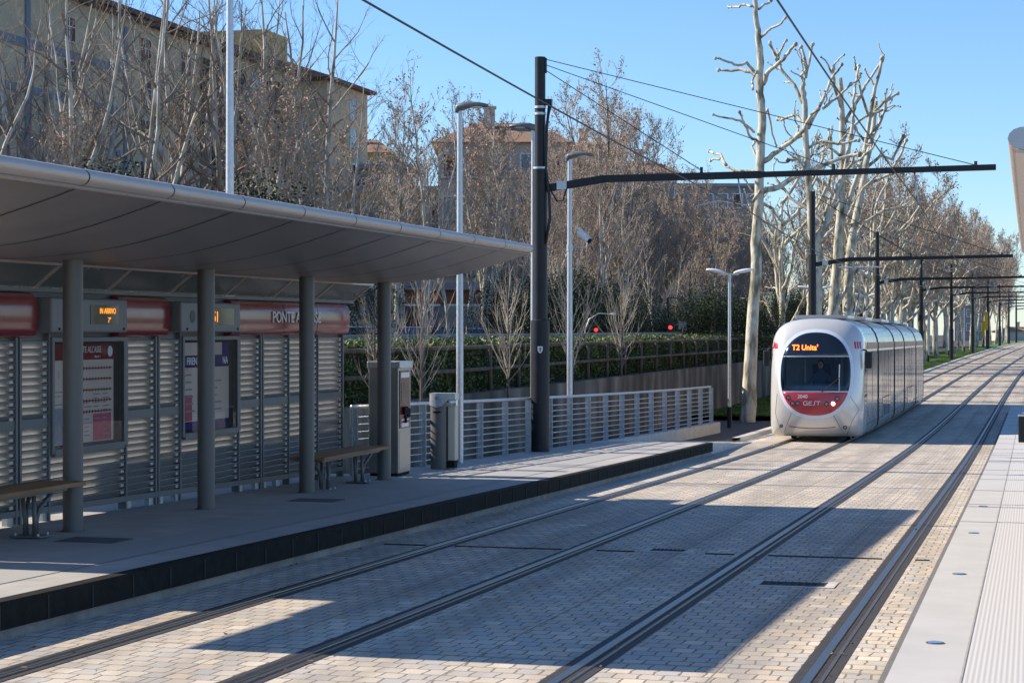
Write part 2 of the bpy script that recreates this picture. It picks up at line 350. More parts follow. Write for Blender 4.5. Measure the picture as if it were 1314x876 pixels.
grate(-3.86, -3.5, sd+.25, .28, 8, 'square cast iron grate between the two tracks in shadow')
grate(-2.32, -1.75, 17.4, .36, 9, 'iron cover between the rails of the right track, half in sun')
M_cover = pm('cover_grey', (.10, .10, .105), .8, var=.2, scale=20, bump=.3)
for (px, py, lb) in ((120, 700, 'dark rectangular access cover in platform floor near first column'), (405, 650, 'dark rectangular access cover in platform floor near the third column')):
    a = 8.5; s = s_of(px, a); r = MB().box(-.3, .3, -.22, .22, -.01, .006).build('access_cover', M_cover); r.location = (-a, s, zg(s)+.272); tag(r, lb, 'cover', 'platform access covers')
for py in (821, 733.5, 681.5, 647.5):
    t = (py-477); Z = FPX*1.63/t; a = .56; s = (Z-a*ST)/CT
    r = empty('platform_light', (-a, s, zg(s)+.25)); MB().cyl(0, 0, 0, .006, .055, n=24).build('rim', M_steel, r); MB().cyl(0, 0, .006, .009, .045, n=24).build('lens', pm('blue_glass', (.10, .16, .28), .1), r)
    tag(r, {821: 'round blue floor light nearest the viewer on the right platform', 733.5: 'second round floor light along the right platform edge', 681.5: 'third round floor light along right platform edge', 647.5: 'farthest small round floor light on right platform'}[py], 'floor light', 'floor lights in the right platform')

# ------------------------------------------------------------------ tram shelter (left)
M_col = pm('column_paint', (.14, .138, .133), .45, .2, var=.06, scale=3)
M_alu = pm('brushed_aluminium', (.42, .43, .45), .38, .85, var=.08, scale=8, streak=(1, 1, 12))
M_louv = pm('louvre_grey', (.44, .44, .43), .42, .55, var=.07, scale=5)
M_post = pm('post_grey', (.16, .165, .17), .5, .3, var=.08, scale=6)
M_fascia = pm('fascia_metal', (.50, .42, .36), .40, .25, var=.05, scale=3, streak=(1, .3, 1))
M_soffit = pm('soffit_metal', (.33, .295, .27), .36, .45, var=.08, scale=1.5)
M_seam = pm('seam_dark', (.02, .02, .02), .8)
M_red = pm('claret_gloss', (.25, .032, .034), .22, var=.08, scale=4, coat=.25)
M_white = pm('white_paint', (.8, .8, .78), .5, var=.03)
M_galv = pm('galvanised', (.52, .54, .56), .42, .7, var=.12, scale=20)
M_mast = pm('mast_black', (.018, .020, .024), .45, 0, spec=.3, var=.15, scale=4)
M_glassgrey = tint_glass('awning_glass', (.45, .5, .5), .05)

PROF = [(7.05, 3.0), (7.25, 2.932), (7.5, 2.855), (7.75, 2.783), (8, 2.722), (8.25, 2.672), (8.5, 2.635), (8.85, 2.60), (9.17, 2.58), (9.45, 2.572), (9.65, 2.577), (9.80, 2.588)]
def canopy(s0, s1, mir, name, label, step=1.535, first=None):
    """mir: maps an offset a to X"""
    r = empty(name, (mir(9), (s0+s1)/2, 2.6)); tag(r, label, 'canopy')
    off = Vector(r.location)
    def P(a, s, z): return (mir(a)-off.x, s-off.y, z-off.z)
    n = 24
    st = [s0+(s1-s0)*i/n for i in range(n+1)]
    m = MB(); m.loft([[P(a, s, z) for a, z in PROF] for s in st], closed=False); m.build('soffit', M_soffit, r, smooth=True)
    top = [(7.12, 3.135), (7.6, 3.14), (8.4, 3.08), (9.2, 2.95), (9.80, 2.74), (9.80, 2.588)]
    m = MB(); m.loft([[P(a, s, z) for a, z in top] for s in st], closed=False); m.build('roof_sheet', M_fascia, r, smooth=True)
    fas = [(7.05+.0, 3.0), (7.01, 3.012), (6.985, 3.035), (6.975, 3.065), (6.985, 3.095), (7.01, 3.12), (7.05, 3.133), (7.12, 3.135)]
    ks = [s1-.02-step*i for i in range(0, 14) if s1-.02-step*i > s0]; ed = sorted(set([s0]+ks+[s1]))
    m = MB()
    for A, B in zip(ed[:-1], ed[1:]): m.loft([[P(a, A+.010, z) for a, z in fas], [P(a, B-.010, z) for a, z in fas]], closed=False)
    m.build('fascia', M_fascia, r, smooth=True)
    m = MB(); m.loft([[P(a, s0+.01, z) for a, z in [(7.055, 3.005), (7.0, 3.04), (6.99, 3.07), (7.0, 3.1), (7.06, 3.13)]], [P(a, s1-.01, z) for a, z in [(7.055, 3.005), (7.0, 3.04), (6.99, 3.07), (7.0, 3.1), (7.06, 3.13)]]], closed=False)
    m.build('fascia_backing', M_seam, r)
    m = MB(); m.loft([[P(a, s, z) for a, z in ((7.045, 2.999), (7.02, 2.975), (7.075, 2.972), (7.085, 2.985))] for s in (s0, s1)], closed=True); m.build('drip_edge', M_fascia, r)
    for s in ks[1:]:
        m = MB(); pts = [P(a, s, z-.003) for a, z in PROF]
        for q in range(len(pts)-1):
            a_, b_ = pts[q], pts[q+1]; m.quad(a_, b_, (b_[0], b_[1]+.03, b_[2]), (a_[0], a_[1]+.03, a_[2]))
        m.build('panel_seam', M_seam, r)
    for s in (s0, s1):
        m = MB()
        poly = [P(a, s, z) for a, z in PROF]+[P(a, s, z) for a, z in reversed(top[:-1])]+[P(a, s, z) for a, z in reversed(fas[:-1])]
        b = len(m.v); m.v += poly; m.f.append(tuple(range(b, b+len(poly))))
        m.build('end_plate', M_alu, r)
    return r
cn = canopy(12.25, 27.45, lambda a: -a, 'platform_canopy', 'long grey metal wing canopy over the left platform on four visible columns')
SC = [17.54, 20.77, 24.0, 27.16]
cl = ['leftmost round grey column beside the near bench', 'second round grey column in front of the lit arrival board', 'third round grey column beside the wooden bench', 'fourth round grey column in front of the ticket machine']
for s, lb in zip([14.3]+SC, [None]+cl):
    if lb is None: continue
    r = empty('canopy_column', (-9.17, s, zg(s)+.27)); tag(r, lb, 'column', 'round columns holding the left canopy')
    MB().cyl(0, 0, .0, 2.59-(zg(s)+.27), .1, n=32).build('shaft', M_col, r, auto=40)
    MB().cyl(0, 0, 0, .012, .125, n=32).build('base_ring', M_col, r, auto=40)

# back wall: 3.3 m bays; posts, louvres, poster cases, red band, glass awning
AW = 10.1
wall = empty('shelter_wall', (-AW, 24, zg(24)+.27)); tag(wall, 'grey louvred shelter wall with claret name band behind the left platform', 'shelter')
wo = Vector(wall.location)
def wb(m, s0, s1, a0, a1, z0, z1): m.box(-a1-wo.x, -a0-wo.x, s0-wo.y, s1-wo.y, z0-wo.z, z1-wo.z)
M_louv_end = M_louv
bays = [14.7, 17.99, 21.29, 24.56]; END = 27.85
ZT = 1.80
def fl(s): return zg(s)+.27
def louvres(s0, s1, z0, z1):
    m = MB(); n = max(1, int((z1-z0)/.076)); z = z0
    for i in range(n):
        zc = z0+(z1-z0)*(i+.5)/n - wo.z
        # tilted blade: front edge low
        y0, y1 = s0-wo.y, s1-wo.y
        pts = [(-.040, zc-.044), (-.034, zc-.049), (.042, zc+.028), (.036, zc+.034)]
        lo = [[(x, y, z_) for x, z_ in pts] for y in (y0, y1)]
        m.loft(lo)
        m.box(-.03, .034, y1-.10, y1-.02, zc-.02, zc+.012)
    m.build('louvre_panel', M_louv, wall)
posts = []
for bi, b in enumerate(bays):
    last = b == 24.56; e = bays[bi+1] if not last else END
    for q in (b+.02, b+.10): posts.append((q, .045))
    m = MB(); wb(m, b+.03, b+.09, AW+.01, AW+.03, fl(b)-.01, ZT+.1); m.build('slit_filler', M_seam, wall)  # filler added to stop sun coming through the slit between paired posts
    midz = lambda s: fl(s)+1.10
    if last:
        posts += [(b+1.05, .03), (b+2.2, .03), (e-.02, .05)]
        segs = [(b+.12, b+1.04), (b+1.07, b+2.19), (b+2.22, e-.05)]
        for A, B in segs:
            louvres(A, B, fl((A+B)/2)+.14, .88); louvres(A, B, .94, ZT-.02)
            m = MB(); wb(m, A, B, AW-.04, AW+.04, .86, .96); m.build('mid_rail', M_post, wall)
    else:
        posts += [(b+.71, .035), (b+2.53, .035)]
        for A, B in ((b+.12, b+.70), (b+2.54, e-.0)):
            louvres(A, B, fl((A+B)/2)+.14, .88); louvres(A, B, .94, ZT-.02)
            m = MB(); wb(m, A, B, AW-.04, AW+.04, .86, .96); m.build('mid_rail', M_post, wall)
        louvres(b+.73, b+2.52, fl(b+1.6)+.14, .55 if b > 15 else ZT-.02)
for s, wd in posts:
    m = MB(); wb(m, s-wd/2, s+wd/2, AW-.055, AW+.05, fl(s)-.01, ZT+.1); m.build('post', M_post, wall, bevel=.004)
for bi, b in enumerate(bays):
    e = bays[bi+1] if b != 24.56 else END
    m = MB(); zz = fl(e)+.085
    m.hexa([(-.04, b-wo.y, fl(b)+.085-wo.z), (.05, b-wo.y, fl(b)+.085-wo.z), (.05, e-wo.y, zz-wo.z), (-.04, e-wo.y, zz-wo.z), (-.04, b-wo.y, fl(b)+.15-wo.z), (.05, b-wo.y, fl(b)+.15-wo.z), (.05, e-wo.y, zz+.065-wo.z), (-.04, e-wo.y, zz+.065-wo.z)])
    m.build('bottom_rail', M_post, wall)
    for q in (b-.14, b+.12, b+.60, b+2.56):
        m = MB(); wb(m, q, q+.13, AW-.03, AW+.03, fl(q)-.01, fl(q)+.10); m.build('foot_plate', M_galv, wall)
# red band: rounded profile, only between the display boxes
bp_ = [(-.0, .0), (.05, .0), (.095, .03), (.115, .10), (.12, .2), (.12, .30), (.11, .39), (.08, .45), (.03, .47), (0, .47)]
def band(s0, s1):
    m = MB(); m.loft([[(x+.02, s-wo.y, 1.81+z-wo.z) for x, z in bp_] for s in (s0, s1)]); m.build('name_band', M_red, wall, auto=50)
for s0, s1 in ((14.1, 15.2), (15.215, 18.28), (20.2, 21.50), (23.43, 25.2), (25.215, 26.5), (26.515, 27.88)): band(s0, s1)
text("PONTE ALL'ASSE", .21, M_white, wall, (.152, 25.67-wo.y, 2.055-wo.z), (R(90), 0, R(90)), .004, bold=.002, sx=1.2)
louvres(14.1, 14.66, fl(14.4)+.14, ZT-.02)
m = MB(); wb(m, 14.1, 27.8, AW+.0, AW+.03, 1.76, 2.30); m.build('sun_block_strip', M_post, wall)  # solid strip added behind the band to keep sun off the platform
# awning frame and glass above
m = MB(); wb(m, 14.1, 28.3, AW-.06, AW+.06, 2.29, 2.33); m.build('top_rail', M_post, wall)
m = MB(); wb(m, 14.1, 28.36, AW-.36, AW-.28, 2.56, 2.61); m.build('awning_beam', M_fascia, wall)
for i in range(9):
    s = 28.32-1.65*i; m = MB(); m.bar((.02, s-wo.y, 2.33-wo.z), (.32, s-wo.y, 2.57-wo.z), .05, .035); m.build('awning_rib', M_fascia, wall)
m = MB()
for i in range(8):
    s = 28.29-1.65*i; m.hexa([(.03, s-1.64-wo.y, 2.335-wo.z), (.03, s-wo.y, 2.335-wo.z), (.31, s-wo.y, 2.56-wo.z), (.31, s-1.64-wo.y, 2.56-wo.z), (.025, s-1.64-wo.y, 2.343-wo.z), (.025, s-wo.y, 2.343-wo.z), (.305, s-wo.y, 2.568-wo.z), (.305, s-1.64-wo.y, 2.568-wo.z)])
m.build('awning_glass', pm('frosted_glass', (.16, .18, .175), .25, var=.1, scale=2), wall)
# display boxes
M_box = pm('display_grey', (.20, .205, .21), .5, .2, var=.05)
M_lcd = pm('lcd_dark', (.10, .085, .05), .2, var=.1)
M_orange = emit('amber_led', (1, .33, .02), 1.0)
M_orange2 = emit('amber_led_window', (.8, .28, .02), 1.2)
def disp(s0, s1, lb):
    r = empty('arrival_display', (-AW+.1, (s0+s1)/2, 1.86)); tag(r, lb, 'display', 'arrival displays on the shelter wall')
    h = (s1-s0)/2
    MB().box(-.05, .16, -h, h, 0, .37).build('housing', M_box, r, bevel=.02)
    MB().box(.1605, .166, -.02, h-.22, .09, .30).build('screen', M_lcd, r)
    for y in (-h+.16, h-.1):
        MB().tube([(.155, y, .04), (.17, y, .04)], .014, 10).build('lock', M_black, r)
    MB().tube([(.155, -h+.32, .19), (.165, -h+.32, .19)], .075, 20).build('speaker_grille', pm('grille', (.13, .13, .135), .7), r)
    return r, h
r, h = disp(18.36, 20.12, 'arrival board reading IN ARRIVO beside the leftmost column')
text("IN ARRIVO", .088, M_orange, r, (.168, .38, .235), (R(90), 0, R(90)), .001, sx=.9)
text("7\u00b0", .082, M_orange, r, (.168, .42, .135), (R(90), 0, R(90)), .001)
r, h = disp(21.56, 23.37, 'second arrival board half hidden by a column, showing 51')
MB().box(.1665, .168, -.02, .16, .08, .29).build('lit_field', pm('amber_lcd', (.32, .15, .02), .3), r)
text("51", .19, M_orange, r, (.170, .10, .185), (R(90), 0, R(90)), .001)
# poster cases (part of wall structure but lift-off things)
M_paper = pm('poster_paper', (.62, .51, .43), .3, var=.05, scale=3, coat=0)  # cream tint also carries the warm reflection in the glass
M_violet = pm('poster_violet', (.07, .05, .16), .15, coat=0)
M_wine = pm('poster_wine', (.20, .03, .035), .15, coat=0)
M_pgrey = pm('poster_grey', (.30, .29, .33), .2, coat=0)
M_rose_refl = pm('rose_reflection', (.50, .10, .14), .2, coat=0)  # colour of the reddish reflections painted onto the posters
def case(s0, s1, lb, kind):
    r = empty('poster_case', (-AW+.05, (s0+s1)/2, .62)); tag(r, lb, 'poster case', 'poster cases in the shelter wall'); h = (s1-s0)/2; H = 1.14
    m = MB(); m.box(-.08, .03, -h, -h+.05, -.05, H+.05); m.box(-.08, .03, h-.10, h, -.05, H+.05); m.box(-.08, .035, -h+.05, h-.10, -.08, 0); m.box(-.08, .03, -h+.05, h-.10, H, H+.05)
    m.build('frame', M_post, r, bevel=.004)
    MB().box(-.05, -.035, -h+.05, h-.1, 0, H).build('backing', M_seam, r)
    a, b = -h+.08, h-.26
    MB().box(-.035, -.028, a, b, .03, H-.03).build('poster', M_paper, r)
    rot = (R(90), 0, R(90)); rr = random.Random(5)
    if kind == 0:
        MB().box(-.027, -.025, a, b, H-.20, H-.03).build('poster_header', M_wine, r)
        text("PONTE ALL'ASSE", .10, M_white, r, (-.022, b-.62, H-.09), rot, .001, sx=.85)
        text("binario 1", .04, M_white, r, (-.022, b-.4, H-.165), rot, .001)
        MB().tube([(-.025, b-.09, H-.11), (-.022, b-.09, H-.11)], .06, 20).build('round_symbol', M_white, r)
        m = MB()
        for i in range(5):
            z = H-.30-.12*i; m.box(-.027, -.025, b-.75, b-.05, z, z+.012)
            for k in range(10): m.box(-.0265, -.024, b-.73+.07*k, b-.715+.07*k, z-.012, z+.024)
        m.build('route_lines', M_wine, r)
        MB().box(-.0272, -.0262, b-.50, b-.06, .04, .34).build('poster_patch', M_rose_refl, r)  # rose block standing in for a reddish reflection in the glass
        MB().box(-.0272, -.0262, a+.0, a+.5, .04, .42).build('poster_patch', M_pgrey, r)
        m = MB()
        for i in range(12):
            z = .10+.045*i
            for c in range(6):
                if rr.random() < .8: m.box(-.027, -.025, a+.08+.22*c, a+.08+.22*c+rr.uniform(.08, .18), z, z+.012)
        m.build('timetable_text', M_pgrey, r)
    else:
        MB().box(-.027, -.025, a, b, H-.34, H-.19).build('poster_header', M_violet, r)
        MB().box(-.027, -.025, a, b, .03, .13).build('poster_footer', M_violet, r)
        text("FIRENZE \u00c8", .125, M_white, r, (-.022, a+.40, H-.265), rot, .001, sx=.95, bold=.003)
        text("NA", .125, M_white, r, (-.022, b-.13, H-.265), rot, .001, sx=.95, bold=.003)
        MB().box(-.027, -.025, b-.22, b, H-.19, H-.03).build('poster_flag', M_violet, r)
        MB().box(-.0272, -.0262, a+.02, a+.30, .14, .46).build('poster_patch', M_rose_refl, r)  # rose patch painted for the red mirrored in the case glass
        m = MB()
        for i in range(6):
            z = .25+.09*i
            for c in range(3):
                if rr.random() < .85: m.box(-.027, -.025, a+.1+.4*c, a+.1+.4*c+rr.uniform(.15, .32), z, z+.02)
        m.build('poster_text', M_pgrey, r)
    MB().quad((.014, -h+.05, 0), (.014, h-.1, 0), (.014, h-.1, H), (.014, -h+.05, H)).build('glass', tint_glass('case_glass_%d' % kind, (.95, .96, .96), .01, 1.2), r)
case(18.715, 20.505, 'timetable poster case with wine red header behind the leftmost column', 0)
case(22.015, 23.805, 'poster case reading FIRENZE with violet header behind the second column', 1)

# benches
M_wood = ramp_mat('bench_wood', 4, [(.3, (.22, .125, .06)), (.6, (.34, .20, .10)), (.8, (.42, .26, .14))], .75, (2, .25, 2), .1, 30)
def bench(s0, s1, a0, a1, lb):
    sc = (s0+s1)/2; r = empty('bench', (-(a0+a1)/2, sc, zg(sc)+.27)); r.rotation_euler = (math.atan(-.0), 0, 0); w = (a1-a0)/2; h = (s1-s0)/2
    tag(r, lb, 'bench', 'wooden benches on the left platform')
    m = MB()
    for i in range(3):
        x = -w+2*w/3*i; m.box(x+.004, x+2*w/3-.004, -h, h, .44, .485)
    m.build('seat', M_wood, r, bevel=.006)
    for sg in (-1, 1):
        y = sg*h*.52; m = MB()
        for xs in (-.05, .05):
            m.tube([(xs, y, .0), (xs*1.1, y, .16), (xs*1.3, y+sg*.03, .26), (xs*2.6, y+sg*.22, .435)], .022, 10)
            m.tube([(xs, y-.03*sg, .0), (xs, y-sg*.03, .14), (xs*1.2, y-sg*.07, .435)], .022, 10)
        m.build('leg', M_col, r, smooth=True)
        MB().box(-.16, .16, y-.13, y+.13, 0, .012).build('foot_plate', M_post, r)
        m = MB()
        for xs in (-.12, .12):
            for yy in (-.09, .09): m.cyl(xs, y+yy, .012, .035, .012, n=8)
        m.build('bolt', M_galv, r)
    m = MB(); m.bar((0, -h+.2, .42), (0, h-.2, .42), .3, .03); m.build('under_frame', M_post, r)
    return r
bench(14.75, 17.4, 8.95, 9.45, 'wooden bench at the left edge beside the leftmost column')
bench(24.15, 26.9, 8.98, 9.48, 'wooden bench between the third and fourth columns')

# ticket machine: its front faces the tracks
M_inox = pm('brushed_steel', (.36, .355, .34), .32, .8, var=.06, scale=10, streak=(8, 8, .6))
s0 = s_of(512, 9.25)
tm = empty('ticket_machine', (-9.5, s0+.3, zg(s0)+.27)); tag(tm, 'stainless ticket machine with dark red front behind the fourth column', 'ticket machine')
MB().box(-.24, .24, -.3, .3, .04, 1.72).build('cabinet', M_inox, tm, bevel=.012)
MB().box(-.26, .27, -.32, .32, 1.64, 1.74).build('top_cap', M_galv, tm, bevel=.01)
MB().box(-.22, .22, -.28, .28, 0, .05).build('plinth', M_black, tm)
M_tred = pm('machine_red', (.17, .025, .03), .3, var=.1)
MB().box(.24, .252, -.26, .22, .72, 1.60).build('front_panel', M_tred, tm, bevel=.004)
MB().box(.252, .256, -.20, .10, 1.10, 1.42).build('screen', M_lcd, tm)
MB().box(.252, .257, -.22, .18, 1.49, 1.57).build('label_plate', M_white, tm)
m = MB(); m.box(.252, .30, -.16, .0, .93, 1.05); m.box(.252, .285, .05, .16, .88, 1.02); m.box(.252, .275, -.05, .02, .80, .92); m.build('card_slot', M_black, tm, bevel=.005)
m = MB(); m.box(.252, .256, -.2, .15, .74, .80); m.box(.252, .256, -.2, .15, .84, .86); m.build('price_label', M_white, tm)
MB().box(.24, .246, -.27, .27, .10, .68).build('service_door', M_inox, tm, bevel=.003)

# litter bin
s0 = s_of(560, 9.3)
lb_ = empty('litter_bin', (-9.3, s0+.25, zg(s0)+.27)); tag(lb_, 'grey litter bin with slanted hood and cream side box beside a lamp post', 'litter bin')
pr = [(-.16, .0), (-.16, -.0)]
half = [(-.17+.0, .12)]+[(-.02+.15*math.sin(t)-.0, -.13*math.cos(t)+0) for t in [math.pi*i/10 for i in range(11)]]
body = [(-.15, -.10), (-.11, -.135), (-.04, -.15), (.04, -.14), (.10, -.11), (.13, -.06), (.13, .10), (-.15, .10)]
m = MB(); m.loft([[(x, y, 0) for x, y in body], [(x, y, 1.08+.10*(-x+.13)/.28) for x, y in body]]); m.build('column_body', M_col, lb_, auto=50)
hood = [(-.16, -.12), (-.11, -.155), (-.03, -.165), (.06, -.16), (.16, -.14), (.27, -.12), (.27, .12), (-.16, .12)]
m = MB(); m.loft([[(x, y, 1.10-.30*min(x+.16, .15)*0+.0+(.03 if x > .1 else -.10+.3*abs(x+.02))) for x, y in hood], [(x, y, 1.235) for x, y in hood]]); m.build('hood', M_galv, lb_, auto=40)
MB().tube([(-.02, -.172, 1.16), (-.02, -.155, 1.16)], .035, 16).build('lock_disc', M_alu, lb_)
MB().box(.14, .27, -.10, .10, .14, 1.02).build('cream_box', pm('cream_panel', (.50, .46, .36), .5, var=.06, streak=(6, 6, .5)), lb_, bevel=.02)
MB().box(.12, .25, -.09, .09, .02, .13).build('bracket', M_black, lb_)
MB().ell((-.03, -.147, .93), (.07, .012, .02)).build('slot', M_black, lb_)

# railing
rs0, rs1 = 27.95, 56.0
rail = empty('platform_railing', (-9.9, 40, zg(40)+.27)); tag(rail, 'galvanised steel railing with eight thin bars along the back of the platform', 'railing'); ro = Vector(rail.location)
ra = lambda s: 9.95-(s-28)*.0355
def rp(s, h): return (-ra(s)-ro.x, s-ro.y, zg(s)+.27+h-ro.z)
srs = [rs0+(rs1-rs0)*i/18 for i in range(19)]
n = 18; sp_ = (rs1-rs0)/17.5
for i in range(19):
    s = rs0+.02+i*(rs1-rs0-.04)/18; x, y, z = rp(s, 0); m = MB()
    m.hexa([(x-.0, y-.03, z-.05), (x+.008, y-.03, z-.05), (x+.008, y+.045, z-.05), (x-.008, y+.045, z-.05), (x-.008, y-.045, z+1.02), (x+.008, y-.045, z+1.02), (x+.008, y+.045, z+1.02), (x-.008, y+.045, z+1.02)])
    m.box(x-.035, x+.085, y-.009, y+.009, z-.05, z+1.02)
    m.build('post', M_galv, rail)
m = MB(); m.tube([rp(s, 1.05) for s in srs], .03, 10); m.build('handrail', M_galv, rail, smooth=True)
for k in range(8):
    m = MB(); m.tube([(lambda p: (p[0]+.03, p[1], p[2]))(rp(s, .10+k*.113)) for s in srs], .011, 6); m.build('bar', M_galv, rail, smooth=True)
m = MB(); m.loft([[(-ra(s)-.12, s, zg(s)-.1), (-ra(s)+.10, s, zg(s)-.1), (-ra(s)+.10, s, zg(s)+.262), (-ra(s)-.12, s, zg(s)+.262)] for s in [28+1.0*i for i in range(30)]]); o = m.build('plinth_wall', M_white_conc); tag(o, 'low pale concrete plinth wall under the railing', 'wall')

# ------------------------------------------------------------------ street lamps, masts
def cobra(x, y, z0, top, lb, dx, dy, grp='single headed lamp posts along the platform', cam_box=False):
    r = empty('street_lamp', (x, y, z0)); tag(r, lb, 'street lamp', grp); H = top-z0
    MB().tube([(0, 0, 0), (0, 0, 2), (0, 0, H-.05)], [.062, .062, .045], 18).build('pole', M_galv, r, auto=40)
    rot = Matrix.Rotation(math.atan2(dy, dx), 3, 'Z')
    h = MB(); L_ = []
    for t, hw, zt, zb in ((-.08, .04, .0, -.10), (-.04, .075, .05, -.12), (.08, .09, .085, -.055), (.2, .12, .09, -.01), (.33, .12, .08, .01), (.44, .09, .06, .015), (.5, .03, .04, .02)):
        loop = []
        for k in range(12):
            a = 2*math.pi*k/12; yy = hw*math.cos(a); zz = (zt if math.sin(a) > 0 else -zb)*math.sin(a)*(1 if math.sin(a) > 0 else 1)
            if math.sin(a) <= 0: zz = -abs(zb)*abs(math.sin(a)) if zb < 0 else zb*abs(math.sin(a))
            p = rot @ Vector((t, yy, zz)); loop.append((p.x, p.y, p.z+H))
        L_.append(loop)
    h.loft(L_); h.build('lamp_head', M_post, r, smooth=True)
    p = rot @ Vector((.27, 0, -.005)); MB().ell((p.x, p.y, H+p.z), (.13, .08, .025)).build('lens', pm('lamp_lens', (.6, .6, .58), .3), r, smooth=True)
    return r
def base(x, y, Z, zb): p = W(x, y, Z); return p.x, p.y, zb
p = W(590, 0, 33.9); cobra(p.x, p.y, zg(p.y)+.27, 1.9+(422-137)*33.9/2500, 'single lamp post behind litter bin, in front of the railing', CT, ST)
p = W(731, 0, 42.0); L3 = cobra(p.x, p.y, zg(p.y)+.27, 1.9+(422-200)*42/2500, 'single lamp post carrying a white camera, right of the black mast', CT, ST)
p = W(684.5, 0, 40.2); cobra(p.x, p.y, zg(p.y)+.27, 1.9+(422-163)*40.2/2500, 'single lamp post half hidden behind the black mast, head to the left', -CT, -ST)
p = W(295, 0, 26.6); cobra(p.x, p.y, zg(p.y)+.2, 7.3, 'tall pale lamp post rising behind the canopy, head out of frame', CT, ST)
# cctv camera on L3
p = W(731, 318, 42); cc = empty('security_camera', p); tag(cc, 'white security camera on a bracket of the lamp post', 'camera')
M_cam = pm('camera_white', (.75, .75, .75), .35)
m = MB(); m.tube([(0, 0, 0), (.35, .08, .02), (.37, .09, .12)], .016, 8); m.build('bracket', M_galv, cc)
m = MB(); m.cyl(0, 0, -.07, .07, .068, n=14); m.build('clamp', M_galv, cc)
rt = Matrix.Rotation(R(-35), 3, 'Y')
m = MB(); m.tube([(.20, .05, .35), (.42, .02, .16)], .075, 16); m.build('housing', M_cam, cc, auto=40)
m = MB(); m.tube([(.42, .02, .16), (.455, .015, .13)], .055, 16); m.build('lens', M_black, cc, auto=40)
m = MB(); m.bar((.18, .05, .43), (.40, .02, .245), .17, .012); m.build('sunshield', M_cam, cc)

def twin(x, y, z0, H, lb):
    r = empty('twin_street_lamp', (x, y, z0)); tag(r, lb, 'street lamp', 'twin headed lamp posts along the verge')
    MB().cyl(0, 0, 0, .65, .075, n=14).build('base_sleeve', M_mast, r, auto=40)
    MB().tube([(0, 0, .6), (0, 0, H)], [.055, .045], 14).build('pole', M_galv, r, auto=40)
    m = MB(); m.bar((-.28*CT, -.28*ST, H), (.28*CT, .28*ST, H), .05, .04); m.build('cross_arm', M_galv, r)
    for sg in (-1, 1):
        rot = Matrix.Rotation(TH, 3, 'Z') @ Matrix.Rotation(R(-10*sg), 3, 'Y')
        MB().ell((sg*.42*CT, sg*.42*ST, H+.10), (.31, .13, .065), 16, 8, rot).build('lamp_head', M_cam, r, smooth=True)
    return r
tl = ['twin headed lamp post between the railing end and the nearest plane tree', 'twin headed lamp post behind the second black mast', 'twin headed lamp post rising over the tram roof', 'twin headed lamp post over the tail of the tram', 'twin headed lamp post beside the fourth black mast', 'far twin headed lamp post on the grass verge', 'farthest twin headed lamp post on the verge']
for i, lb in enumerate(tl):
    s = 59.6+23.3*i; a = 8.95; twin(PX(a, s), s, zg(s)-.02, 4.72, lb)

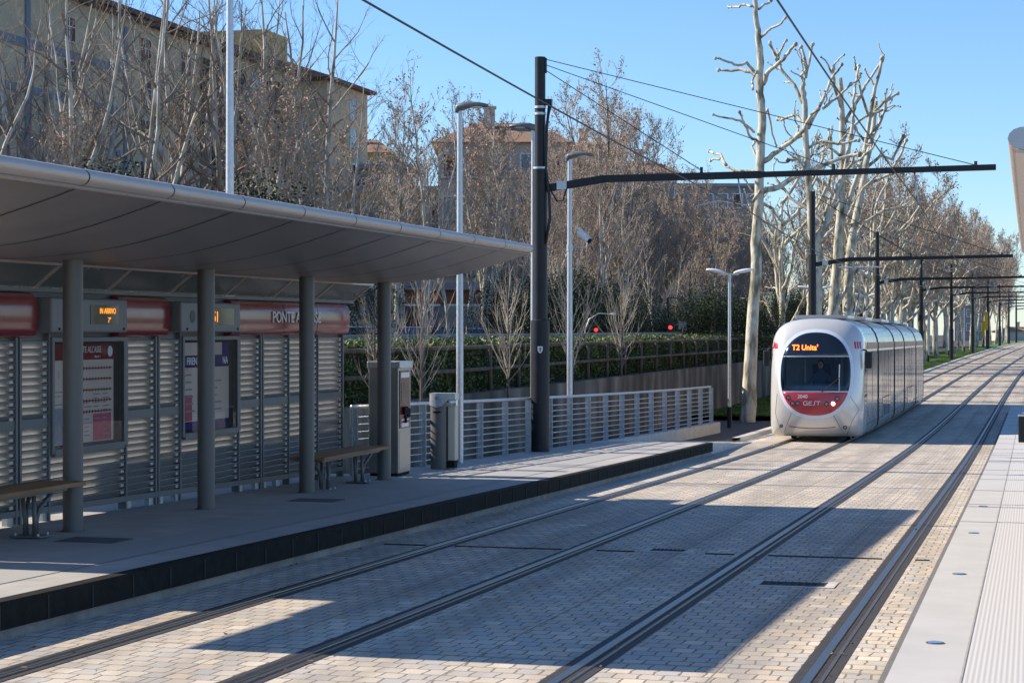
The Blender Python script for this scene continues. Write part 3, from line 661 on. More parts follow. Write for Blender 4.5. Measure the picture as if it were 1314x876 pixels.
M_arm = M_mast
def mast(s, a, ztop, zarm, tip_a, lb, big=False, plat=False, az=None):
    z0 = zg(s)+(.27 if plat else -.02); x = PX(a, s)
    r = empty('catenary_mast', (x, s, z0)); tag(r, lb, 'mast', 'black catenary masts')
    H = ztop-z0; k = 1 if big else .95
    MB().tube([(0, 0, 0), (0, 0, 2.6), (0, 0, 2.62), (0, 0, H*.72), (0, 0, H*.72+.02), (0, 0, H)], [.185*k, .185*k, .145*k, .145*k, .108*k, .105*k], 28).build('pole', M_mast, r, auto=40)
    if big:
        for za_, zb_, rc in ((H*.72-.03, H*.72+.01, .15), (H-1.02, H-.97, .12), (H-1.15, H-1.10, .122)): MB().tube([(0, 0, za_), (0, 0, zb_)], rc, 24).build('collar', M_galv, r, auto=40)
        m = MB(); m.box(.1, .24, -.06, .06, H-.96, H-.84); m.box(.09, .13, -.04, .04, H-.32, H-.02); m.build('bracket', M_mast, r)
        m = MB(); m.tube([(.2, -.05, H-.95), (.15, -.06, H-1.4), (.13, -.06, H-2.2), (.2, -.07, H-2.7), (.22, -.07, H-3.2), (.13, -.07, H-3.7)], .03, 8)
        m.tube([(.22, .05, H-.95), (.13, .05, H-1.3)], .012, 6)
        m.tube([(.55, -.05, H-2.62), (.48, -.05, H-2.85), (.36, -.05, H-2.87), (.2, -.07, H-2.6)], .016, 6)
        m.build('cable', pm('cable_black', (.015, .015, .016), .5), r, smooth=True)
        # shield emblem
        z = 2.08-.12; sh = [(-.05, .13), (.05, .13), (.05, .06), (.035, .02), (0, -.01), (-.035, .02), (-.05, .06)]
        ang = math.atan2(-9.4, -37)  # faces the viewer
        fx, fy = 9.4/38.6, -37.5/38.6
        e = MB(); rx, ry = -fy, fx
        def EP(u, v, d): return (fx*(.187+d)+rx*u, fy*(.187+d)+ry*u, z+v)
        e.loft([[EP(u, v, 0) for u, v in sh], [EP(u, v, .004) for u, v in sh]]); e.build('shield_emblem', M_white, r)
        e = MB()
        for (u0, u1, v0, v1) in ((-.008, .008, .02, .115), (-.03, .03, .065, .078), (-.022, -.010, .085, .10), (.010, .022, .085, .10), (-.018, .018, .035, .045)): e.loft([[EP(u, v, .0045) for u, v in ((u0, v0), (u1, v0), (u1, v1), (u0, v1))], [EP(u, v, .006) for u, v in ((u0, v0), (u1, v0), (u1, v1), (u0, v1))]])
        e.build('emblem_flower', M_wine, r)
    tipx = PX(tip_a, s)-x; za = zarm-z0; zm = za-.22
    m = MB(); m.bar((.1, 0, zm), (1.3, 0, zm+.17), .09, .15); m.bar((1.28, 0, zm+.17), (tipx*.5, 0, za-.03), .09, .14); m.bar((tipx*.5-.02, 0, za-.03), (tipx, 0, za+.02), .085, .11)
    m.build('arm', M_arm, r, bevel=.008)
    MB().box(.35, .55, -.055, .055, zm-.03, zm+.14).build('arm_clamp', M_galv, r)
    # registration arms and droppers over each track
    for tc_ in (5.365, 2.02):
        wx = PX(tc_, s)-x; d = za-(zg(s)+5.05-z0) if not az else za-az
        m = MB(); m.tube([(wx-.1, 0, za-.02), (wx-.05, 0, za-d*.6), (wx-.02, 0, za-d)], .016, 6); m.tube([(wx-.95, 0, za-d+.02), (wx-.5, 0, za-d+.14), (wx+.08, 0, za-d+.04)], .014, 6); m.build('registration_arm', M_galv, r, smooth=True)
    tops = [(H-.05, tipx-.35), (H-.16, tipx*.66), (H-.27, tipx*.37)] if big else [(H-.1, tipx-.35), (H-.2, tipx*.5)]
    for hz, tx in tops:
        m = MB(); m.tube([(.12, 0, hz), (tx, 0, za+.06)],   .0085 if big else .012, 6); m.tube([(tx-.02, 0, za+.02), (tx-.02, 0, za+.14)], .03, 8); m.build('stay_wire', M_mast, r)
    return r
mast(37.5, 9.4, 1.9+349*38.6/2500, 4.9, .62, 'tall black catenary mast with shield emblem, nearest on the platform', True, True)
ml = ['second black catenary mast rising behind the tram front', 'third black catenary mast over the tail of the tram', 'fourth black catenary mast standing on the grass just behind the tram', 'fifth black catenary mast on the verge', 'sixth black catenary mast on the verge', 'seventh black catenary mast beside a yellow post', 'eighth black catenary mast far down the track', 'ninth catenary mast, small in the distance', 'farthest catenary mast by the end of the tracks']
for i, lb in enumerate(ml):
    s = 68.9+31*i; z = zg(s); mast(s, 7.8 if i else 7.45, z+7.9, z+5.55, .62 if i == 0 else .4, lb)
# contact wires
M_wire = pm('wire_copper_dark', (.03, .028, .027), .5, .4)
sup = [6.5, 37.5]+[68.9+31*i for i in range(9)]
for tc_, lb in ((5.365, 'overhead contact wire above the left track'), (2.02, 'overhead contact wire above the right track')):
    m = MB(); pts = []
    ss = [-20+2*i for i in range(180)]
    for s in ss:
        zz = zg(s)+5.05; zt = min(max((s-6.5) % 31/31, 0), 1) if s > 6.5 else .5
        pts.append((PX(tc_, s), s, zz-.18*4*zt*(1-zt)*.6))
    m.tube(pts, .0105, 6); o = m.build('contact_wire', M_wire); tag(o, lb, 'wire', 'overhead contact wires')

# right canopy
canopy(12.3, 29.5, lambda a: a-7.11, 'platform_canopy', 'grey metal canopy of the right platform cutting in at the right edge')
o = [c for c in bpy.data.objects if c.name.startswith('platform_canopy')][-1]
MB().ell((7.36-7.11-o.location.x, 12.29-o.location.y, 3.045-o.location.z), (.03, .02, .03)).build('bolt', M_galv, o, smooth=True)
# hidden-side support columns of right canopy and a ticket reader post
for s in (15, 19.8, 24.6, 29.0):
    r = empty('canopy_column', (2.1, s, zg(s)+.25)); tag(r, 'round grey column holding up the right canopy, outside the frame', 'column', 'columns under the right canopy')
    MB().cyl(0, 0, 0, 2.59-zg(s)-.25, .1, n=24).build('shaft', M_col, r, auto=40)
s = 46.5; bo = empty('platform_bollard', (-.18, s, zg(s)+.25)); tag(bo, 'dark post standing on the right platform at the frame edge', 'post')
MB().box(-.09, .09, -.06, .06, 0, 1.1-.5).build('body', M_mast, bo, bevel=.02); MB().box(-.1, .1, -.07, .07, .6, .64).build('cap', M_galv, bo, bevel=.01)

# ------------------------------------------------------------------ tram
T0 = 50.4; TA = 5.365; TL = 31.0
tram = empty('tram', (PX(TA, T0), T0, zg(T0))); tag(tram, 'white and silver tram with red front panel and oval windscreen on the left track', 'tram')
tram.rotation_euler = (math.atan((zg(T0+TL)-zg(T0))/TL), 0, 0)
M_tw = pm('tram_white', (.66, .64, .61), .22, .25, var=.03, scale=1, coat=.5, stain=.05)
M_tsil = pm('tram_silver', (.46, .45, .43), .28, .6, var=.05, scale=2, coat=.3, stain=.08)
M_tglass = pm('tram_window', (.02, .022, .025), .04, .0, var=.05, coat=1, spec=1)
M_tmirror = pm('tram_side_glass', (.30, .29, .275), .06, .75, var=.3, scale=1.5)
M_tred = pm('tram_red', (.42, .025, .04), .25, var=.03, coat=.6)
M_coral = pm('tram_coral', (.50, .20, .16), .3, var=.05, coat=.4)
M_gang = pm('gangway_black', (.02, .02, .022), .8, var=.3, scale=3)
M_rim = pm('tram_blue_white', (.66, .72, .80), .25, var=.02, coat=.5)
half = [(0, .14), (.6, .14), (1.0, .14), (1.12, .17), (1.18, .25), (1.2, .4), (1.2, 1.0), (1.2, 1.7), (1.2, 2.2), (1.19, 2.5), (1.165, 2.68), (1.11, 2.83), (1.02, 2.96), (.89, 3.06), (.7, 3.14), (.45, 3.185), (.2, 3.2), (0, 3.205)]
def smooth_prof(h, k=1.0):
    right = [(x*k, z) for x, z in h]; left = [(-x*k, z) for x, z in reversed(h[1:-1])]
    return right+left
prof = smooth_prof(half)
ZC = 1.7
def F(x, z):     # nose setback at a front position
    # radial parameter rho: |p|/|outline point in that direction|
    dx, dz = x, z-ZC; d = math.hypot(dx, dz)
    if d < 1e-6: rho = 0
    else:
        ux, uz = dx/d, dz/d; best = 1e9
        for i in range(len(prof)):
            (x1, z1), (x2, z2) = prof[i], prof[(i+1) % len(prof)]; z1 -= ZC; z2 -= ZC
            ex, ez = x2-x1, z2-z1; den = ux*ez-uz*ex
            if abs(den) < 1e-9: continue
            t = (x1*ez-z1*ex)/den; q = (x1*uz-z1*ux)/den
            if t > 0 and -1e-6 <= q <= 1+1e-6: best = min(best, t)
        rho = min(1, d/best)
    rake = .55*max(0, (z-.9)/2.3)**1.7 + .10*max(0, (.9-z)/.8)**2
    return .16*(x/1.2)**2+.45*(1-math.sqrt(max(0, 1-min(1, rho)**5)))+rake
OX, OZ, HW, HH = 0, 1.77, .90, 1.07
ZS = 1.31
def sup_(t, hw, hh, cx=OX, cz=OZ, e=2.35):
    c, s_ = math.cos(t), math.sin(t); return cx+hw*math.copysign(abs(c)**(2/e), c), cz+hh*math.copysign(abs(s_)**(2/e), s_)
def clipped(lo, hi):
    pts = [sup_(2*math.pi*k/160, HW, HH) for k in range(160)]; pts = [p for p in pts if lo <= p[1] <= hi]
    return sorted(pts, key=lambda p: math.atan2(p[1]-(max(lo, OZ-HH)+min(hi, OZ+HH))/2, p[0]))
def dense_pts(pts, d_=.06):
    out = []
    for i, p in enumerate(pts):
        q = pts[(i+1) % len(pts)]; k = max(1, int(math.hypot(p[0]-q[0], p[1]-q[1])/d_))
        for j in range(k): out.append((p[0]+(q[0]-p[0])*j/k, p[1]+(q[1]-p[1])*j/k))
    return out
WSC = dense_pts(clipped(ZS, 2.22)); WCX = sum(p[0] for p in WSC)/len(WSC); WCZ = sum(p[1] for p in WSC)/len(WSC)
def scaled(k): return [(WCX+(x-WCX)*k, WCZ+(z-WCZ)*k) for x, z in WSC]
def inside(x, z, poly):
    c = False; n = len(poly)
    for i in range(n):
        (x1, z1), (x2, z2) = poly[i], poly[(i+1) % n]
        if (z1 > z) != (z2 > z) and x < (x2-x1)*(z-z1)/(z2-z1)+x1: c = not c
    return c
HOLE = scaled(.965)
P2 = dense_pts(prof, .09); NP = len(P2)
m = MB(); rs = [.001]+[(i+1)/44 for i in range(40)]+[.93, .955, .975, .99, 1.0]
loops = [[(x*r_, F(x*r_, ZC+(z-ZC)*r_), ZC+(z-ZC)*r_) for x, z in P2] for r_ in rs]
ns = len(loops)
loops.append([(x, F(x, z)+.05, z) for x, z in P2]); loops.append([(x, max(.96, F(x, z)+.07), z) for x, z in P2]); loops.append([(x, 1.44, z) for x, z in P2]); loops.append([(x, 1.5, z) for x, z in P2])
m.loft(loops, caps=False)
keep = []
for f in m.f:
    c = [sum(m.v[i][k] for i in f)/4 for k in range(3)]; row = f[0]//NP
    if row < ns-1 and inside(c[0], c[2], HOLE): continue
    if row == ns+1 and abs(c[0]) > 1.15 and 1.08 < c[2] < 2.28: continue
    keep.append(f)
m.f = keep; cab = m.build('cab_nose', M_tw, tram, smooth=True)
def ring(outer, inner, off, name, mat):
    m = MB(); m.loft([[(x, F(x, z)+.012, z) for x, z in outer], [(x, F(x, z)-off, z) for x, z in outer], [(x, F(x, z)-off, z) for x, z in inner], [(x, F(x, z)+.012, z) for x, z in inner]], caps=False); return m.build(name, mat, tram, smooth=False)
def patch(fn, n, rings, off, name, mat, par=tram, th=.0):
    """closed outline fn(t)->(x,z) filled towards its centre, laid on the nose"""
    pts = [fn(2*math.pi*k/n) for k in range(n)]; cx = sum(p[0] for p in pts)/n; cz = sum(p[1] for p in pts)/n; m = MB(); L_ = []
    for q in range(rings, -1, -1):
        r_ = max(q/rings, .002); L_.append([(cx+(x-cx)*r_, F(cx+(x-cx)*r_, cz+(z-cz)*r_)-off, cz+(z-cz)*r_) for x, z in pts])
    edge = [(x, F(x, z)+.01, z) for x, z in pts]; m.loft([edge]+L_, caps=False); return m.build(name, mat, par, smooth=True)
ring([sup_(2*math.pi*k/96, HW+.075, HH+.085) for k in range(96)], [sup_(2*math.pi*k/96, HW, HH) for k in range(96)], .010, 'oval_rim', M_rim)
def patch_pts(pts, name, mat, off, rings=7):
    # densify straight chord
    out = []
    for i, p in enumerate(pts):
        q = pts[(i+1) % len(pts)]; d = math.hypot(p[0]-q[0], p[1]-q[1]); k = max(1, int(d/.08))
        for j in range(k): out.append((p[0]+(q[0]-p[0])*j/k, p[1]+(q[1]-p[1])*j/k))
    n = len(out); return patch(lambda t: out[int(round(t/(2*math.pi)*n)) % n], n, rings, off, name, mat)
M_wind = tint_glass('windscreen_glass', (.72, .80, .86), .01, 1.4)
ring(WSC, scaled(.94), .011, 'windscreen_surround', pm('tram_black', (.008, .009, .011), .15, var=.0))
patch_pts(clipped(-9, ZS-.012), 'red_front_panel', M_tred, .012)
M_dark = pm('tram_black_gloss', (.008, .009, .011), .08, var=.0, coat=1)
patch_pts(clipped(2.22, 9), 'destination_panel', M_dark, .012)
ws = patch_pts(clipped(ZS, 2.22), 'windscreen', M_wind, .014)
# interior
M_int = pm('cab_interior', (.22, .25, .28), .7, var=.1); M_dash = pm('dashboard', (.30, .35, .38), .5)
m = MB(); m.box(-1.0, 1.0, 2.3, 2.35, .5, 2.7); m.build('cab_bulkhead', M_int, tram)
m = MB(); m.box(-1.05, 1.05, .5, 2.3, .5, .6); m.build('cab_floor', M_int, tram)
m = MB(); m.loft([[(x*.92, .35, 1.15), (x*.92, .45, 1.42), (x*.9, .9, 1.5), (x*.9, 1.1, 1.1)] for x in (-.95, -.5, 0, .5, .95)], caps=False); m.build('dashboard', M_dash, tram, smooth=True)
m = MB(); m.box(-.24, .24, 1.75, 1.87, 1.0, 2.0); m.box(-.24, .24, 1.35, 1.87, .98, 1.10); m.box(-.06, .06, 1.5, 1.65, .6, 1.0); m.build('driver_seat', M_gang, tram, bevel=.03)
m = MB(); m.bar((-.33, .9, 1.4), (-.33, .9, 2.25), .06, .05); m.bar((.62, .85, 1.4), (.62, .85, 2.25), .05, .05); m.build('cab_post', M_pgrey if False else M_col, tram)
# destination text and markings on the nose
def on(px, py): return (px-362)*.00487, OZ-(py-412)*.00487
def fy_(x, z, d=.02): return F(x, z)-d
def ntext(body, px, py, size, mat, sx=1, name='lettering', bold=0):
    x, z = on(px, py); tilt = math.atan2(F(x, z+.1)-F(x, z-.1), .2); return text(body, size, mat, tram, (x, fy_(x, z, .026), z), (R(90)-tilt*1.0, 0, math.atan2(F(x+.15, z)-F(x-.15, z), .3)), .002, name, sx=sx, bold=bold)
M_led = emit('orange_led', (1, .16, .02), 2.6)
ntext("T2 Unita'", 306, 274, .205, M_led, .88, bold=.004)
ntext("2040", 299, 532, .13, M_white, 1.0)
# GEST in thin angular strokes
m = MB()
def stroke(pts, th=.014):
    for (a_, b_) in zip(pts[:-1], pts[1:]):
        (x1, z1), (x2, z2) = a_, b_; m.bar((x1, fy_(x1, z1, .02), z1), (x2, fy_(x2, z2, .02), z2), .012, th)
def GL(px, py): return on(px, py)
stroke([GL(*p) for p in ((326, 557), (308, 557), (304, 566), (308, 576), (325, 576), (325, 567), (317, 567))])
stroke([GL(*p) for p in ((350, 557), (334, 557), (332, 576), (349, 576))]); stroke([GL(*p) for p in ((332, 566), (348, 566))])
stroke([GL(*p) for p in ((372, 555), (364, 556), (361, 576), (353, 577))])
stroke([GL(*p) for p in ((374, 557), (392, 557))]); stroke([GL(*p) for p in ((383, 557), (381, 576))])
m.build('operator_lettering', M_white, tram)
M_lampd = pm('lamp_dark', (.05, .012, .015), .1, coat=1); M_lit = emit('lit_headlamp', (1, .8, .62), 9)
def disc(px, py, r_, mat, name, d=.022, ring=True):
    x, z = on(px, py); y = fy_(x, z, d); m = MB(); m.tube([(x, y+.02, z), (x, y, z), (x, y-.004, z)], [r_, r_, r_*.85], 18); o = m.build(name, mat, tram, auto=30)
    if ring:
        m = MB(); m.tube([(x, y-.003, z), (x, y-.008, z)], r_*.5, 14); m.build('reflector', M_pgrey if mat is M_lampd else mat, o)
for px, py in ((223, 538), (245, 568), (273, 568), (425, 570), (480, 542)): disc(px, py, .067, M_lampd, 'headlight')
disc(459, 568, .045, M_lit, 'lit_headlight', ring=False)
disc(182, 690, .045, M_lampd, 'fog_light', .02); disc(518, 693, .055, M_lampd, 'fog_light', .02)
m = MB(); pts = [on(225+(470-225)*i/12, 692+9*math.sin(math.pi*i/12)) for i in range(13)]
m.tube([(x, fy_(x, z, .004), z) for x, z in pts], .012, 6); m.build('red_bumper_line', M_tred, tram)
# panel joints on the bumper
for seq in (((540, 520), (590, 600), (560, 650), (520, 745)), ((455, 620), (520, 745)), ((160, 520), (150, 620), (185, 745)), ((240, 620), (185, 745))):
    m = MB(); q = [on(*p) for p in seq]; dense = []
    for (a_, b_) in zip(q[:-1], q[1:]):
        for j in range(6): dense.append((a_[0]+(b_[0]-a_[0])*j/6, a_[1]+(b_[1]-a_[1])*j/6))
    m.tube([(x, F(x, z)-.001, z) for x, z in dense], .005, 5); m.build('panel_joint', M_gang, tram)
# wiper
m = MB(); a_ = on(400, 508); b_ = on(492, 432); c1, c2 = on(490, 362), on(490, 502)
m.tube([(a_[0], fy_(*a_, .05), a_[1]), (b_[0], fy_(*b_, .05), b_[1])], .012, 6); m.build('wiper_arm', M_gang, tram)
m = MB(); m.tube([(c1[0], fy_(*c1, .045), c1[1]), (c2[0], fy_(*c2, .045), c2[1])], .013, 6); m.build('wiper_blade', M_galv, tram)
# mirrors
for sg, zz in ((1, 2.12), (-1, 2.16)):
    m = MB(); m.box(sg*1.32-.085, sg*1.32+.085, .62, .70, zz-.21, zz+.21); o = m.build('mirror', M_gang, tram, bevel=.03)
    m = MB(); m.tube([(sg*1.1, .8, zz+.28), (sg*1.25, .68, zz+.26), (sg*1.32, .66, zz+.16)], .022, 8); m.build('mirror_arm', M_gang, o)
# red corner flashes wrapped onto the nose shoulders
patch_pts([(-1.165, 2.40), (-1.0, 2.42), (-.965, 2.61), (-1.12, 2.60)], 'red_flash', M_tred, .006, 5)
for k in range(3): x0 = .985+.06*k; patch_pts([(x0, 2.42), (x0+.04, 2.42), (x0+.015, 2.60), (x0-.025, 2.60)], 'red_flash', M_tred, .006, 4)
for k in range(3):
    m = MB(); y0 = 1.25+.16*k; m.quad((1.204, y0, 2.42), (1.204, y0+.09, 2.42), (1.198, y0+.17, 2.60), (1.198, y0+.08, 2.60)); m.build('red_flash', M_tred, tram)
# body modules
mods = [(1.5, 5.4), (5.7, 12.2), (12.5, 17.3), (17.6, 24.2), (24.5, 29.6)]
for (A, B) in mods:
    m = MB(); m.loft([[(x, y, z) for x, z in prof] for y in (A, B)], caps=False); nn = len(prof); m.f.append(tuple(nn+k for k in range(nn)))
    if A > 2: m.f.append(tuple(reversed(range(nn))))
    m.build('body_module', M_tsil, tram, auto=35)
m = MB(); m.loft([[(x, 29.6+F(0, ZC)*0, z) for x, z in prof], [(x*.98, 30.3, ZC+(z-ZC)*.98) for x, z in prof], [(x*.85, 30.9, ZC+(z-ZC)*.88) for x, z in prof], [(x*.4, 31.0, ZC+(z-ZC)*.4) for x, z in prof]]); m.build('cab_tail', M_tw, tram, smooth=True)
for (A, B) in mods:
    for yy in ((A-.02, A+.06), (B-.06, B+.02)):
        if yy[0] > 2: m = MB(); m.loft([[(x*1.006, y, ZC+(z-ZC)*1.004) for x, z in prof] for y in yy]); m.build('section_seal', M_gang, tram, auto=35)
gp = smooth_prof(half, .95); gp = [(x, z*.975+.04) for x, z in gp]
for (A, B) in zip(mods[:-1], mods[1:]):
    m = MB(); m.loft([[(x, y, z) for x, z in gp] for y in (A[1]-.01, B[0]+.01)]); m.build('gangway', M_gang, tram)
for sg in (-1, 1):
    for (A, B) in mods:
        L_ = B-A; n = 2 if L_ < 4.2 else (3 if L_ < 5.3 else 4); st = A+.12
        for i in range(n):
            y0 = A+.12+(L_-.24)*i/n; y1 = A+.12+(L_-.24)*(i+1)/n-.15
            door = (L_ > 6 and i in (1, 2))
            m = MB(); x = sg*1.2; zlo = .42 if door else .98
            m.box(min(x+sg*.002, x+sg*.008), max(x+sg*.002, x+sg*.008), y0, y1, zlo, 2.34); o = m.build('window' if not door else 'door', M_tmirror, tram, bevel=.002)
            if door:
                m = MB(); m.box(min(x+sg*.009, x+sg*.013), max(x+sg*.009, x+sg*.013), (y0+y1)/2-.012, (y0+y1)/2+.012, zlo, 2.34); m.box(min(x+sg*.009, x+sg*.013), max(x+sg*.009, x+sg*.013), y0, y1, .95, .97); m.build('door_edge', M_gang, o)
            else:
                m = MB(); m.box(min(x+sg*.001, x+sg*.003), max(x+sg*.001, x+sg*.003), y1+.02, y1+.028, .3, .95); m.build('panel_joint', M_gang, tram)
        m = MB(); x = sg*1.196; m.box(min(x+sg*.002, x+sg*.010), max(x+sg*.002, x+sg*.010), A+.06+(0 if A > 2 else .2), B-.06, 2.40, 2.58); m.build('coral_band', M_coral, tram)
        m = MB(); x = sg*1.2; m.box(min(x-.001, x+sg*.006), max(x-.001, x+sg*.006), A+.03, B-.03, .42, .435); m.build('skirt_line', M_gang, tram)
        m = MB()
        for q in range(3): m.box(min(x, x+sg*.012), max(x, x+sg*.012), A+.35, A+.42, .62+.1*q, .67+.1*q)
        m.build('marker_lamp', M_tred, tram)
# cab side window
for sg in (-1, 1):
    m = MB(); x = sg*1.2; m.quad((x+sg*.004, .88, 1.0), (x+sg*.004, 1.52, 1.0), (x+sg*.004, 1.52, 2.34), (x+sg*.004, .95, 2.34)); m.build('cab_side_window', M_wind, tram)
# roof kit
for y0, y1, wd in ((1.6, 3.6, .7), (6.2, 8.6, .8), (13, 16.5, .75), (18.5, 21.5, .8), (25, 27.5, .7)):
    m = MB(); m.box(-wd, wd, y0, y1, 3.19, 3.30); m.build('roof_unit', M_tsil, tram, bevel=.04)
m = MB(); m.tube([(-.4, 14.0, 3.3), (-.1, 14.7, 3.75), (.0, 14.0, 4.9)], .03, 6); m.tube([(-.7, 13.95, 5.0), (.7, 13.95, 5.0)], .03, 6); m.build('pantograph', M_galv, tram)
m = MB(); 
for y in (2.6, 14.8, 27.3):
    for d in (-.9, .9):
        for x in (-.72, .72): m.tube([(x-.06, y+d, .3), (x+.06, y+d, .3)], .28, 20)
m.build('wheel', M_steel, tram)
m = MB(); m.box(-1.0, 1.0, 1.2, 29.5, .16, .3); m.build('underframe', M_gang, tram)

# driver
def skin_body(name, joints, edges, root, mat, parent=None, sub=2):
    me = bpy.data.meshes.new(name); me.from_pydata([j[0] for j in joints], edges, []); o = bpy.data.objects.new(name, me); COL.objects.link(o)
    md = o.modifiers.new('skin', 'SKIN'); md.use_smooth_shade = True
    for v, j in zip(me.skin_vertices[0].data, joints): v.radius = (j[1], j[1]*(j[2] if len(j) > 2 else 1)); v.use_root = False
    me.skin_vertices[0].data[root].use_root = True
    sb = o.modifiers.new('sub', 'SUBSURF'); sb.levels = 1; sb.render_levels = sub
    me.materials.append(mat)
    if parent: o.parent = parent
    return o
M_skin = pm('skin', (.45, .27, .2), .5, var=.04); M_cloth = pm('navy_uniform', (.05, .07, .13), .8, var=.15, scale=15); M_hair = pm('dark_hair', (.02, .014, .01), .7)
dz = zg(T0)
drv = skin_body('person', [((0, 1.62, 1.16), .17), ((0, 1.64, 1.42), .15), ((0, 1.62, 1.66), .17), ((0, 1.58, 1.80), .06), ((0, 1.55, 1.93), .085), ((0, 1.55, 2.03), .09),
    ((-.2, 1.60, 1.66), .065), ((-.27, 1.45, 1.42), .052), ((-.2, 1.18, 1.46), .04), ((-.19, 1.08, 1.47), .035), ((.2, 1.60, 1.66), .065), ((.27, 1.45, 1.42), .052), ((.2, 1.18, 1.46), .04), ((.19, 1.08, 1.47), .035),
    ((-.12, 1.5, 1.14), .09), ((-.14, 1.15, 1.14), .075), ((-.14, 1.05, .72), .05), ((.12, 1.5, 1.14), .09), ((.14, 1.15, 1.14), .075), ((.14, 1.05, .72), .05)],
    [(0, 1), (1, 2), (2, 3), (3, 4), (4, 5), (2, 6), (6, 7), (7, 8), (8, 9), (2, 10), (10, 11), (11, 12), (12, 13), (0, 14), (14, 15), (15, 16), (0, 17), (17, 18), (18, 19)], 0, M_cloth)
drv.location = tram.location; tag(drv, 'driver in dark uniform sitting behind the tram windscreen', 'person')
MB().ell((0, 1.545, 1.975), (.075, .095, .115), 16, 12).build('face', M_skin, drv, smooth=True)
m = MB(); m.ell((0, 1.575, 2.02), (.086, .095, .095), 16, 10); m.build('hair', M_hair, drv, smooth=True)
m = MB(); m.ell((0, 1.447, 1.96), (.014, .02, .024), 8, 6); m.build('nose', M_skin, drv, smooth=True)
m = MB(); m.ell((-.03, 1.462, 1.985), (.014, .01, .008), 8, 6); m.ell((.03, 1.462, 1.985), (.014, .01, .008), 8, 6); m.build('eye', M_hair, drv)
for sg in (-1, 1):
    m = MB(); x = .19*sg; m.ell((x, 1.03, 1.475), (.035, .05, .02), 10, 6)
    for k in range(4): m.tube([(x-.026+.017*k, .99, 1.475), (x-.026+.017*k, .955, 1.47), (x-.026+.017*k, .945, 1.445)], [.009, .008, .007], 6)
    m.tube([(x-sg*.03, 1.03, 1.475), (x-sg*.05, .995, 1.465)], [.01, .008], 6); m.build('hand', M_skin, drv, smooth=True)

# ------------------------------------------------------------------ retaining wall, hedge, fence, parapet
M_ret = ramp_mat('stained_concrete', .9, [(.32, (.045, .04, .032)), (.5, (.12, .108, .088)), (.68, (.26, .235, .19))], .9, (1, 1, .35), .4, 12, 10)
st = [22+2*i for i in range(44)]
def wallmesh(a0, a1, zb, zt, st): return MB().loft([[(PX(a0, s), s, zb(s)), (PX(a1, s), s, zb(s)), (PX(a1, s), s, zt(s)), (PX(a0, s), s, zt(s))] for s in st])
o = wallmesh(11.52, 11.28, g0(-.3), t0(.05), st).build('retaining_wall', M_ret); tag(o, 'stained concrete retaining wall under the hedge', 'wall')
o = wallmesh(13.95, 13.75, t0(-.1), lambda s: terr(s)+1.27, [20+2*i for i in range(60)]).build('parapet_wall', M_conc); tag(o, 'grey concrete parapet running along the top of the hedge', 'wall')
M_leaf = ramp_mat('hedge_leaf', .8, [(.3, (.05, .07, .02)), (.5, (.10, .13, .038)), (.72, (.20, .23, .08))], .5, None, 0)
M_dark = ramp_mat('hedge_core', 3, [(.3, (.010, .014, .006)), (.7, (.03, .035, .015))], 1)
rng = np.random.default_rng(4)
def leaves(P, N, size, flat=.6):
    """P: points, random oriented quads"""
    n = len(P); u = rng.normal(size=(n, 3)); u /= np.linalg.norm(u, axis=1)[:, None]; v = np.cross(u, rng.normal(size=(n, 3))); v /= np.linalg.norm(v, axis=1)[:, None]
    sz = size*(.6+.8*rng.random((n, 1))); V = np.stack([P-u*sz, P-v*sz*.55, P+u*sz, P+v*sz*.55], 1).reshape(-1, 3); return V, np.arange(4*n).reshape(-1, 4)
hd = empty('hedge', (-12.6, 60, .5)); tag(hd, 'long clipped green hedge on the retaining wall behind a wooden fence', 'hedge')
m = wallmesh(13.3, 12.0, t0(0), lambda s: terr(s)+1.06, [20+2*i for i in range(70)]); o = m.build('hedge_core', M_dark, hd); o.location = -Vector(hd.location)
P = []
for s0_, s1_, dens in ((27, 70, 380), (70, 110, 180), (110, 160, 90)):
    nf = int((s1_-s0_)*1.15*dens); s = rng.uniform(s0_, s1_, nf); h = rng.uniform(0.0, 1.12, nf)
    P += [(PX(11.98-abs(rng.normal(0, .05))-.04*math.sin(s_*2.1+h_*3), s_), s_, terr(s_)+h_) for s_, h_ in zip(s, h)]
    nt_ = int((s1_-s0_)*1.4*dens); s = rng.uniform(s0_, s1_, nt_); a = rng.uniform(11.9, 13.4, nt_)
    P += [(PX(a_, s_), s_, terr(s_)+1.06+abs(rng.normal(0, .05))+.03*math.sin(s_*1.7)) for s_, a_ in zip(s, a)]
V, Q = leaves(np.array(P), None, .038); o = np_mesh('foliage', V, Q, M_leaf, hd); o.location = -Vector(hd.location)
fe = empty('wooden_fence', (-11.75, 60, .5)); tag(fe, 'weathered round wood post and rail fence in front of the hedge', 'fence'); fo = Vector(fe.location)
M_fw = ramp_mat('weathered_wood', 5, [(.3, (.075, .06, .042)), (.7, (.17, .14, .10))], .9, (1, 1, .3))
i = 0; s = 27.2
while s < 125:
    m = MB(); x = PX(11.74, s)-fo.x; m.tube([(x, s-fo.y, terr(s)-.1-fo.z), (x, s-fo.y, terr(s)+1.06-fo.z)], [.055, .05], 10); m.build('post', M_fw, fe, smooth=True)
    if s+2.5 < 126:
        for h in (1.0, .52): m = MB(); m.tube([(PX(11.68, s)-fo.x, s-fo.y-.1, terr(s)+h-fo.z), (PX(11.68, s+2.5)-fo.x, s+2.6-fo.y, terr(s+2.5)+h-fo.z)], .045, 8); m.build('rail', M_fw, fe, smooth=True)
    s += 2.5
